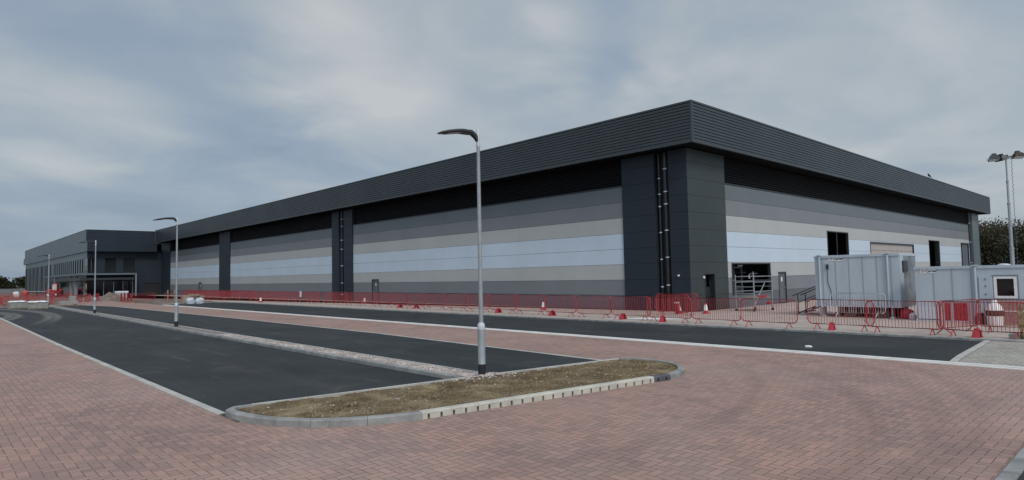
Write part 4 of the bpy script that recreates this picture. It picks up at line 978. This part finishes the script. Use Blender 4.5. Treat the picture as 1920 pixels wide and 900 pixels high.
# small things round the cabins
t = thing('bucket', 'white plastic bucket under the left corner of the raised cabin', 'bucket', (6.62, .62, ZP))
mb = MB(); mb.lathe([(.13, 0), (.17, .34), (.175, .34), (.175, .37), (.15, .37), (.13, .1)], 18); obj('tub', mb, 'white_plastic', t); mb = MB(); mb.tube([(.17 * math.cos(a), .03, .33 - .12 * math.sin(a)) for a in [R_(180 * i / 8) for i in range(9)]], .006, 5); obj('handle', mb, 'galv', t)
mb = MB(); vs = []
mb.lathe([(.10, 0), (.24, .03), (.28, .18), (.24, .34), (.12, .42), (.03, .44)], 12)
for i, v_ in enumerate(mb.v): mb.v[i] = (v_[0] * (1 + .15 * mnoise.noise((v_[0] * 6, v_[1] * 6, v_[2] * 6))), v_[1] * .8, v_[2] * (1 + .12 * mnoise.noise((v_[0] * 5, 1, 2))))
o = obj('rubbish_sack', mb, 'red_plastic'); o.location = (10.25, .05, ZP); tag(o, 'red plastic sack under the shiny end of the raised cabin', 'sack')
t = thing('water_can', 'small white water can next to the red sack', 'can', (10.52, -.22, ZP))
mb = MB(); mb.lathe([(.10, 0), (.12, .03), (.12, .2), (.05, .27), (.035, .28)], 14); obj('can_body', mb, 'white_plastic', t); mb = MB(); mb.lathe([(.04, .28), (.04, .32)], 10); obj('cap', mb, 'text_dark', t)
t = thing('water_tank', 'white domed plastic tank with a dark band in front of the low cabin', 'tank', (13.55, -1.75, ZP))
mb = MB(); mb.lathe([(.24, 0), (.25, .03), (.25, .34)], 22); obj('tank_body', mb, 'white_plastic', t)
mb = MB(); mb.lathe([(.262, .34), (.27, .36), (.27, .52), (.262, .54)], 22); obj('band', mb, 'bark', t)
mb = MB(); mb.lathe([(.265, .54), (.24, .62), (.18, .74), (.10, .80), (.085, .82), (.085, .92), (.05, .93)], 22); obj('dome', mb, 'white_plastic', t)
t = thing('tool_box', 'black tool boxes heaped against the low cabin beside the white tank', 'tool box', (13.12, -1.62, ZP))
mb = MB(); mb.cbox(-.18, .20, -.14, .16, 0, .30, .02); obj('box', mb, 'black', t); mb = MB(); mb.cbox(-.14, .06, -.1, .12, .30, .42, .02); obj('box', mb, 'black', t)
t = thing('block_pack', 'pack of reddish paving blocks stacked behind the white tank', 'block pack', (14.9, -1.36, ZP))
mb = MB()
for k_ in range(6):
    for i in range(10): mb.box(-1.45 + i * .29, -1.45 + i * .29 + .283, -.36, .36, .12 + k_ * .125, .12 + k_ * .125 + .119)
obj('blocks', mb, 'brickpack', t); mb = MB(); mb.box(-1.5, 1.5, -.4, .4, 0.0, .11); obj('pallet', mb, 'wood', t)
mb = MB(); mb.box(-1.47, 1.47, -.375, -.362, .50, .53); obj('strap', mb, 'white_plastic', t)
t = thing('fence_post', 'yellowish post with a grey concrete foot at the right end of the barriers', 'fence post', (15.02, -6.75, ZP))
mb = MB(); mb.cbox(-.30, -.04, -.14, .14, 0, .15, .02); obj('foot_block', mb, 'concrete_block', t); mb = MB(); mb.cbox(.04, .30, -.14, .14, 0, .15, .02); obj('foot_block', mb, 'concrete_block', t)
mb = MB(); mb.tube([(0, 0, .0), (0, 0, 1.0)], [.04, .035], 8); obj('post', mb, 'yellow', t)
mb = MB(); n_ = 9
for i in range(n_):
    z = .25 + i * .08
for i in range(n_ - 1):
    za, zb = .25 + i * .085, .25 + (i + 1) * .085; wa, wb = .05 + .02 * math.sin(i * 1.3), .05 + .02 * math.sin((i + 1) * 1.3); ya, yb = -.05 + .02 * math.sin(i * 2), -.05 + .02 * math.sin(i * 2 + 2)
    mb.add([(-wa, ya, za), (wa, ya + .02, za), (wb, yb + .02, zb), (-wb, yb, zb)], [(0, 1, 2, 3)])
obj('hanging_cloth', mb, 'yellow', t)
mb = MB(); mb.tube([(-.09, 0, .04), (.02, .01, .045), (.08, .03, .035)], [.03, .04, .025], 7)
for i, v_ in enumerate(mb.v): mb.v[i] = tuple(c + random.uniform(-.008, .008) for c in v_)
o = obj('crushed_cup', mb, 'white_plastic'); o.location = (11.1, -12.27, .0); tag(o, 'crushed white paper cup lying on the far asphalt', 'litter')

# lighting tower behind the cabins
t = thing('lighting_tower', 'telescopic site lighting tower with two floodlight pairs rising behind the cabins', 'lighting tower', (12.83, 7.16, ZP)); t.scale = (.9, .9, .885)
mb = MB(); mb.cbox(-.6, .6, -.9, .9, .45, 1.35, .05); obj('generator_box', mb, 'cabin', t)
for s_ in (-1, 1): mb = MB(); mb.tube([(s_ * .62, 0, .33), (s_ * .80, 0, .33)], .33, 16); obj('wheel', mb, 'rubber', t)
mb = MB()
for (za, zb, r) in ((.5, 3.4, .095), (3.3, 4.7, .078), (4.6, 5.8, .064), (5.7, 7.0, .050), (6.9, 8.35, .038)): mb.lathe([(r, za), (r, zb)], 10); mb.lathe([(r + .018, zb - .1), (r + .018, zb)], 10)
ms = obj('mast', mb, 'galv', t)
mb = MB(); mb.tube([(.20 + .025 * math.cos(i * .9) + .03 * (i / 200), .03 * math.sin(i * .9), 2.2 + i * .0308) for i in range(200)], .012, 4); obj('coiled_cable', mb, 'trim', t)
dirx, diry = .68, .73
mb = MB(); mb.tube([(-.55 * dirx, -.55 * diry, 8.3), (.55 * dirx, .55 * diry, 8.3)], .03, 8); mb.box(-.09, .09, -.09, .09, 8.24, 8.38); obj('crossbar', mb, 'trim', t)
def flood(px_, py_, z, yaw, mname):
    T = Matrix.Translation((px_, py_, z)) @ Matrix.Rotation(yaw, 4, 'Z') @ Matrix.Rotation(R_(74), 4, 'X')
    mb = MB(); mb.T = T; mb.add([(-.27, -.10, -.20), (.27, -.10, -.20), (.27, -.10, .20), (-.27, -.10, .20), (-.17, .14, -.12), (.17, .14, -.12), (.17, .14, .12), (-.17, .14, .12)],
        [(0, 1, 2, 3), (7, 6, 5, 4), (0, 4, 5, 1), (1, 5, 6, 2), (2, 6, 7, 3), (3, 7, 4, 0)]); mb.box(-.10, .10, .14, .26, -.07, .07); f_ = obj('floodlight', mb, mname, t)
    mb = MB(); mb.T = T; mb.box(-.22, .22, -.112, -.101, -.15, .15); obj('lamp_glass', mb, 'galv_light', f_)
    mb = MB(); mb.T = T; mb.tube([(-.30, 0, .05), (-.30, 0, -.26), (.30, 0, -.26), (.30, 0, .05)], .012, 5); obj('yoke', mb, 'trim', f_)
flood(-.62 * dirx, -.62 * diry, 8.22, R_(15), 'trim'); flood(.66 * dirx, .66 * diry, 8.34, R_(40), 'bark')
flood(-.35 * dirx + .1, -.35 * diry, 8.18, R_(140), 'trim')

# ------------------------------------------------------------------ far left yard
def sheeted(loc, rz, w, label):
    t = thing('block_pallet', label, 'pallet', loc, rz, 'sheeted pallets at the far end of the near car park')
    mb = MB()
    for k_ in range(5):
        o_ = random.uniform(-.02, .02); mb.cbox(-w / 2 + o_, w / 2 + o_, -.55, .55, .09 + k_ * .112, .09 + k_ * .112 + .105, .02)
    obj('stacked_kerbs', mb, 'concrete_block', t); mb = MB(); mb.box(-w / 2, w / 2, -.5, .5, 0, .09); obj('pallet', mb, 'wood', t)
    mb = MB(); nx = 14; ny = 6; vs = []; fs = []
    for i in range(nx + 1):
        for j in range(ny + 1):
            u, v_ = i / nx * 2 - 1, j / ny * 2 - 1; edge = max(abs(u), abs(v_)) ** 6
            vs.append((u * (w / 2 + .05), v_ * .62, .74 - .10 * edge + .05 * mnoise.noise((u * 2.2, v_ * 2, w))))
    for i in range(nx):
        for j in range(ny): q = i * (ny + 1) + j; fs.append((q, q + ny + 1, q + ny + 2, q + 1))
    mb.add(vs, fs, 0, True); obj('cover_sheet', mb, 'white_sheet', t)
sheeted((-56.6, -23.9, 0.01), R_(97), 1.22, 'left of two white sheeted pallets of grey kerbs')
sheeted((-52.9, -22.75, 0.01), R_(97), 1.34, 'right of two white sheeted pallets of grey kerbs')
t = thing('block_stack', 'low stack of grey concrete blocks with one tall block on a pallet beside the farthest lamp', 'block stack', (-61.0, -19.3, 0), R_(98))
t['label'] = 'low grey concrete block stack with one tall block, beside the farthest lamp'
mb = MB(); mb.cbox(-.80, .75, -.4, .4, .12, .45, .02); obj('lower_blocks', mb, 'concrete_block', t)
mb = MB(); mb.cbox(.10, .56, -.35, .35, .455, .98, .02); obj('upper_block', mb, 'concrete_block', t)
mb = MB(); mb.box(-.9, .9, -.45, .45, 0, .05); mb.box(-.9, -.7, -.4, .4, .05, .115); mb.box(.6, .8, -.4, .4, .05, .115); obj('pallet', mb, 'wood', t)
def blob(w, d, h, seed, n=16, m_=9):
    mb = MB(); vs = []; fs = []
    for i in range(m_ + 1):
        f = i / m_; z = f * h; r = 1.0 + .12 * math.sin(f * 3.1) - (.35 * max(0, f - .75) / .25)
        for k_ in range(n):
            a = 2 * math.pi * k_ / n; c, s_ = math.cos(a), math.sin(a); q = r / max(abs(c), abs(s_)) ** .75
            nn = 1 + .16 * mnoise.noise((c * 2 + seed, s_ * 2, f * 3)); vs.append((c * q * w / 2 * nn, s_ * q * d / 2 * nn, z + .05 * h * mnoise.noise((c * 3, s_ * 3, seed + f))))
    for i in range(m_):
        for k_ in range(n): fs.append((i * n + k_, i * n + (k_ + 1) % n, (i + 1) * n + (k_ + 1) % n, (i + 1) * n + k_))
    fs.append(tuple(range(m_ * n, m_ * n + n))); mb.add(vs, fs, 0, True); return mb
for dx, dy, w, lab, sd_ in ((-.1, -.36, .66, 'left white rubble bag under the heap of broken timber', 1), (.15, .38, .70, 'right white rubble bag under the heap of broken timber', 5)):
    o = obj('rubble_bag', blob(w, w, .60, sd_), 'bag'); o.location = (-50.2 + dx, -10.3 + dy, .0); tag(o, lab, 'rubble bag', 'white rubble bags on the far asphalt')
t = thing('timber_heap', 'heap of broken boards lying across the white rubble bags', 'timber heap', (-50.2, -10.3, .60))
rs = random.Random(4)
for i in range(14):
    a = R_(70 + rs.uniform(-55, 55)); l = rs.uniform(.3, .72); cx_, cy_, z = rs.uniform(-.3, .3), rs.uniform(-.35, .45), .02 + i * .022
    mb = MB(); mb.T = Matrix.Translation((cx_, cy_, z)) @ Matrix.Rotation(a, 4, 'Z') @ Matrix.Rotation(R_(rs.uniform(-9, 9)), 4, 'Y'); mb.box(-l, l, -.07, .07, 0, .03); obj('board', mb, 'wood', t)
# wrapped pallet by the office
t = thing('wrapped_load', 'white capped wrapped load standing in front of the office glazing', 'wrapped load', (-85.3, -9.7, 0), R_(98)); t.scale = (.74, .9, .84)
mb = MB(); mb.cbox(-.92, .92, -.6, .6, .1, 1.05, .03); w_ = obj('load', mb, 'bag', t)
mb = MB()
for i in range(8): mb.box(-.9 + i * .25, -.89 + i * .25 + .02, -.62, -.605, .12, 1.02)
for i in range(4): mb.box(-.92, .92, -.63, -.622, .2 + i * .23, .225 + i * .23)
obj('cage', mb, 'galv', w_); mb = MB(); mb.cbox(-.96, .96, -.64, .64, 1.05, 1.27, .05); obj('cap_sheet', mb, 'white_sheet', t); mb = MB(); mb.box(-.9, .9, -.6, .6, 0, .09); obj('pallet', mb, 'wood', t)
def heap(x, y, w, d, h, label, mname='dirt', sd_=1):
    mb = MB(); n = 22; vs = []; fs = []
    for i in range(n + 1):
        for j in range(n + 1):
            u, v_ = i / n * 2 - 1, j / n * 2 - 1; r = math.hypot(u, v_)
            z = max(0, (1 - r)) ** .8 * h * (1 + .6 * mnoise.noise((u * 2 + sd_, v_ * 2, 0))) + (.12 * h * mnoise.noise((u * 7, v_ * 7, sd_)) if r < .9 else 0)
            vs.append((u * w / 2, v_ * d / 2, z - .03))
    for i in range(n):
        for j in range(n): q = i * (n + 1) + j; fs.append((q, q + n + 1, q + n + 2, q + 1))
    mb.add(vs, fs, 0, True); o = obj('dirt_heap', mb, mname); o.location = (x, y, 0); tag(o, label, 'heap')
heap(-78.5, -12.3, 4.2, 4.2, 1.0, 'brown heap of soil and rubble left of the wrapped load')
heap(-84, -14.0, 3, 3.6, .6, 'smaller brown heap of soil just behind the larger one', sd_=6)
for i, (x, y) in enumerate(((-58.6, -10.6), (-57.6, -10.2))):
    mb = MB(); mb.box(-.04, .04, -.04, .04, 0, 1.35); mb.box(-.09, .09, -.05, -.041, 1.05, 1.2); o = obj('timber_stake', mb, 'wood'); o.location = (x, y, 0); tag(o, ('left' if i == 0 else 'right') + ' pale timber stake among the red barriers by the rubble bags', 'stake', 'timber stakes')
mb = MB(); mb.cbox(-.4, .4, -.4, .4, 0, .75, .03); o = obj('crate', mb, 'wood'); o.location = (-55.5, -9.6, 0); tag(o, 'pale wooden crate behind the barriers left of the rubble bags', 'crate')
mb = blob(1.05, 1.05, 1.15, 9); o = obj('bulk_bag', mb, 'white_sheet'); o.scale = (.8, .8, .85); o.location = (-131.7, -17.6, 0); tag(o, 'full white bulk bag in the far yard left of the office', 'bulk bag')
t = thing('fuel_tank', 'small red domed tank beside the white bulk bag left of the office', 'tank', (-135, -15.9, 0))
mb = MB(); mb.lathe([(.5, .1), (.55, .2), (.55, .8), (.45, 1.05), (.2, 1.2), (.05, 1.22)], 18); obj('tank_body', mb, 'orange_red', t); mb = MB(); mb.box(-.5, .5, -.5, .5, 0, .1); obj('skid', mb, 'trim', t)
for i, (x, y) in enumerate(((-133.6, -14.9), (-129.0, -13.9))):
    t = thing('site_table', ('left' if i == 0 else 'right') + ' small site table with a pale top in front of the office fins', 'table', (x, y, 0), R_(75), 'site tables')
    mb = MB(); mb.box(-.75, .75, -.4, .4, .92, .98); obj('table_top', mb, 'galv_light', t)
    for a in (-1, 1):
        for bq in (-1, 1): mb = MB(); mb.box(a * .65 - .03, a * .65 + .03, bq * .3 - .03, bq * .3 + .03, 0, .92); obj('leg', mb, 'trim', t)
mb = MB(); mb.cbox(-.3, .3, -.25, .25, 0, .55, .04); o = obj('cement_sack_pile', mb, 'white_sheet'); o.location = (-66.8, -22.9, 0); tag(o, 'small white sack pile seen above the right sheeted pallet', 'sacks')

# red telehandler under canopy
t = thing('telehandler', 'red telehandler with a pale cab parked under the office canopy', 'telehandler', (-120.0, -13.3, 0), R_(60)); t.scale = (.68, .8, .85)
for a in (-1, 1):
    for bq in (-1, 1):
        mb = MB(); mb.tube([(a * .95, bq * .75 - .15, .48), (a * .95, bq * .75 + .15, .48)], .48, 18); w_ = obj('wheel', mb, 'rubber', t); mb = MB(); mb.tube([(a * .95, bq * .75 - .16, .48), (a * .95, bq * .75 + .16, .48)], .24, 12); obj('rim', mb, 'white_plastic', w_)
mb = MB(); mb.cbox(-1.5, 1.5, -.55, .55, .55, 1.15, .08); mb.cbox(-1.5, -.2, -.6, .2, 1.15, 1.5, .08); obj('chassis', mb, 'red_paint', t)
mb = MB(); mb.cbox(-.1, 1.1, -.62, .25, 1.15, 2.75, .08); cb = obj('cab', mb, 'red_paint', t)
mb = MB(); mb.box(0, 1.0, -.635, -.622, 1.45, 2.6); obj('window', mb, 'stone', cb)  # pale matte pane, sunlit look of the glass put into its colour
mb = MB(); mb.box(-1.6, 1.9, .3, .6, 1.3, 1.65); obj('boom', mb, 'red_paint', t)
mb = MB(); mb.box(1.9, 2.0, -.5, .6, .3, 1.3); mb.box(2.0, 2.9, -.4, -.28, .3, .36); mb.box(2.0, 2.9, .3, .42, .3, .36); obj('forks', mb, 'trim', t)

# hoarding and boundary at far left
t = thing('boundary_wall', 'low grey boundary wall beyond the yard left of the office', 'wall', (-196, -24, 0))
mb = MB()
for i in range(14): mb.box(-.1, .1, -24 + i * 3.5, -24 + i * 3.5 + 3.44, 0, 1.25)
obj('wall_panels', mb, 'clad_grey', t); mb = MB(); mb.box(-.15, .15, -24, 25, 1.253, 1.33); obj('coping', mb, 'clad_grey', t)

# bird on the roof edge
mb = MB(); pts = [(0, -.19, .10), (0, -.10, .16), (0, 0, .19), (0, .09, .27), (0, .13, .33), (0, .17, .335), (0, .22, .32)]
mb.tube(pts, [.012, .045, .075, .06, .042, .03, .004], 10)
for s_ in (-1, 1): mb.tube([(s_ * .025, 0, .13), (s_ * .025, .01, 0)], .006, 5)
mb.add([(-.03, -.12, .12), (.03, -.12, .12), (.035, -.30, .06), (-.035, -.30, .06), (-.03, -.12, .14), (.03, -.12, .14), (.035, -.30, .07), (-.035, -.30, .07)], [(0, 1, 2, 3), (7, 6, 5, 4), (0, 4, 5, 1), (2, 6, 7, 3), (1, 5, 6, 2), (0, 3, 7, 4)])
o = obj('crow', mb, 'bird'); o.location = (FO - .1, 44.4, FZ1); o.rotation_euler = (0, 0, R_(160)); o.scale = (1.3, 1.3, 1.3); tag(o, 'black bird perched on the roof edge of the right facade', 'bird')

# ------------------------------------------------------------------ trees and hills
def tree(loc, h, w, leaf, label, group, seed, n=18000, ls=.16, sparse=.0, cat='tree'):
    rs = random.Random(seed); t = thing('tree', label, cat, loc, 0, group)
    mb = MB(); ends = []
    def limb(p, d, L, r, lv):
        pts = [p]; rr = [r]
        for i in range(4):
            d = (d + Vector((rs.uniform(-.25, .25), rs.uniform(-.25, .25), rs.uniform(-.05, .22)))).normalized(); p = p + d * L / 4; pts.append(p); rr.append(r * (1 - .17 * (i + 1)))
        mb.tube(pts, rr, 6 if lv < 2 else 4, caps=False); ends.append((pts[2], lv)); ends.append((p, lv))
        if lv < 3:
            for _ in range(3 if lv else 6):
                q = pts[rs.choice((2, 3, 4))]; a = rs.random() * 6.28; up = rs.uniform(.25, .95); nd_ = Vector((math.cos(a), math.sin(a), up)).normalized(); limb(q, nd_, L * rs.uniform(.5, .72), rr[2] * .55, lv + 1)
    limb(Vector((0, 0, -.2)), Vector((0, 0, 1)), h * .42, h * .022, 0)
    obj('trunk', mb, 'bark', t)
    mb = MB(); tips = [e_ for e_, lv in ends if lv >= 1]
    mz = max(p.z for p in tips); mr = max(math.hypot(p.x, p.y) for p in tips)
    for i in range(n):
        c = rs.choice(tips); sc_ = Vector((c.x, c.y, c.z)); g_ = Vector((rs.gauss(0, 1), rs.gauss(0, 1), rs.gauss(0, .8))) * (h * .047)
        p = sc_ + g_ * 1.25; p.z = p.z if rs.random() > .45 else p.z * rs.uniform(.35, 1); p.x *= (w / 2) / (mr + h * .05); p.y *= (w / 2) / (mr + h * .05); p.z *= h / (mz + h * .08)
        if p.z < h * .08: continue
        a = Vector((rs.gauss(0, 1), rs.gauss(0, 1), rs.gauss(0, 1))).normalized(); bq = a.orthogonal().normalized(); s_ = ls * rs.uniform(.5, 1.2); a *= s_; bq = bq * s_ * .6
        mb.add([p - a, p + bq, p + a, p - bq], [(0, 1, 2, 3)])
    obj('crown', mb, leaf, t); return t
for i, (x, y, h, w, lf, lab) in enumerate(((-7.5, 86, 9.3, 10, 'leaf_dull', 'autumn tree nearest the warehouse corner, partly hidden by its last pillar'),
        (-1.6, 92, 10.0, 10, 'leaf_autumn', 'tallest brown autumn tree between the warehouse and the lighting mast'), (2.2, 83, 8.7, 9, 'leaf_dull', 'dull green tree directly behind the lighting mast'),
        (5.2, 91, 9.7, 10, 'leaf_autumn', 'brown tree just right of the lighting mast'), (8.6, 85, 9.0, 10, 'leaf_dull', 'dull green tree at the right edge of the photo'), (14, 90, 10, 9, 'leaf_autumn', 'brown autumn tree beyond the right edge of the trees'))):
    tree((x, y, 0), h, w, lf, lab, 'trees behind the cabins', 20 + i)
for i, (x, y, h, w, lab) in enumerate(((-205, -20.5, 8.6, 9, 'tallest bare dark tree at the far left edge of the photo'), (-207, -28, 8.2, 9, 'dark tree just outside the left edge beyond the yard'), (-215, -13.2, 4.8, 8, 'low dark bush between the far left tree and the office end'),
        (-222, -7.2, 4.9, 9, 'low bushy tree touching the far end of the office block'), (-238, -18, 6.0, 10, 'distant tree behind the low bushes at the far left'))):
    tree((x, y, 0), h, w, 'leaf_dull', lab, 'trees beyond the far yard', 50 + i, 4200, .36)
mb = MB(); vs = []; fs = []; n = 90; rows = 5
for i in range(n + 1):
    a = R_(120 + 110 * i / n)
    for j in range(rows):
        r = 2300 + j * 260; hh = (0, .55, .85, 1.0, .9)[j] * (24 + 14 * mnoise.noise((i * .12, 0, 4)) + 5 * mnoise.noise((i * .5, 2, 4))) ; vs.append((r * math.cos(a), r * math.sin(a), max(hh, 0) - (1 if j == 0 else 0)))
for i in range(n):
    for j in range(rows - 1): q = i * rows + j; fs.append((q, q + 1, q + rows + 1, q + rows))
mb.add(vs, fs, 0, True); struct('hills', mb, 'hill')
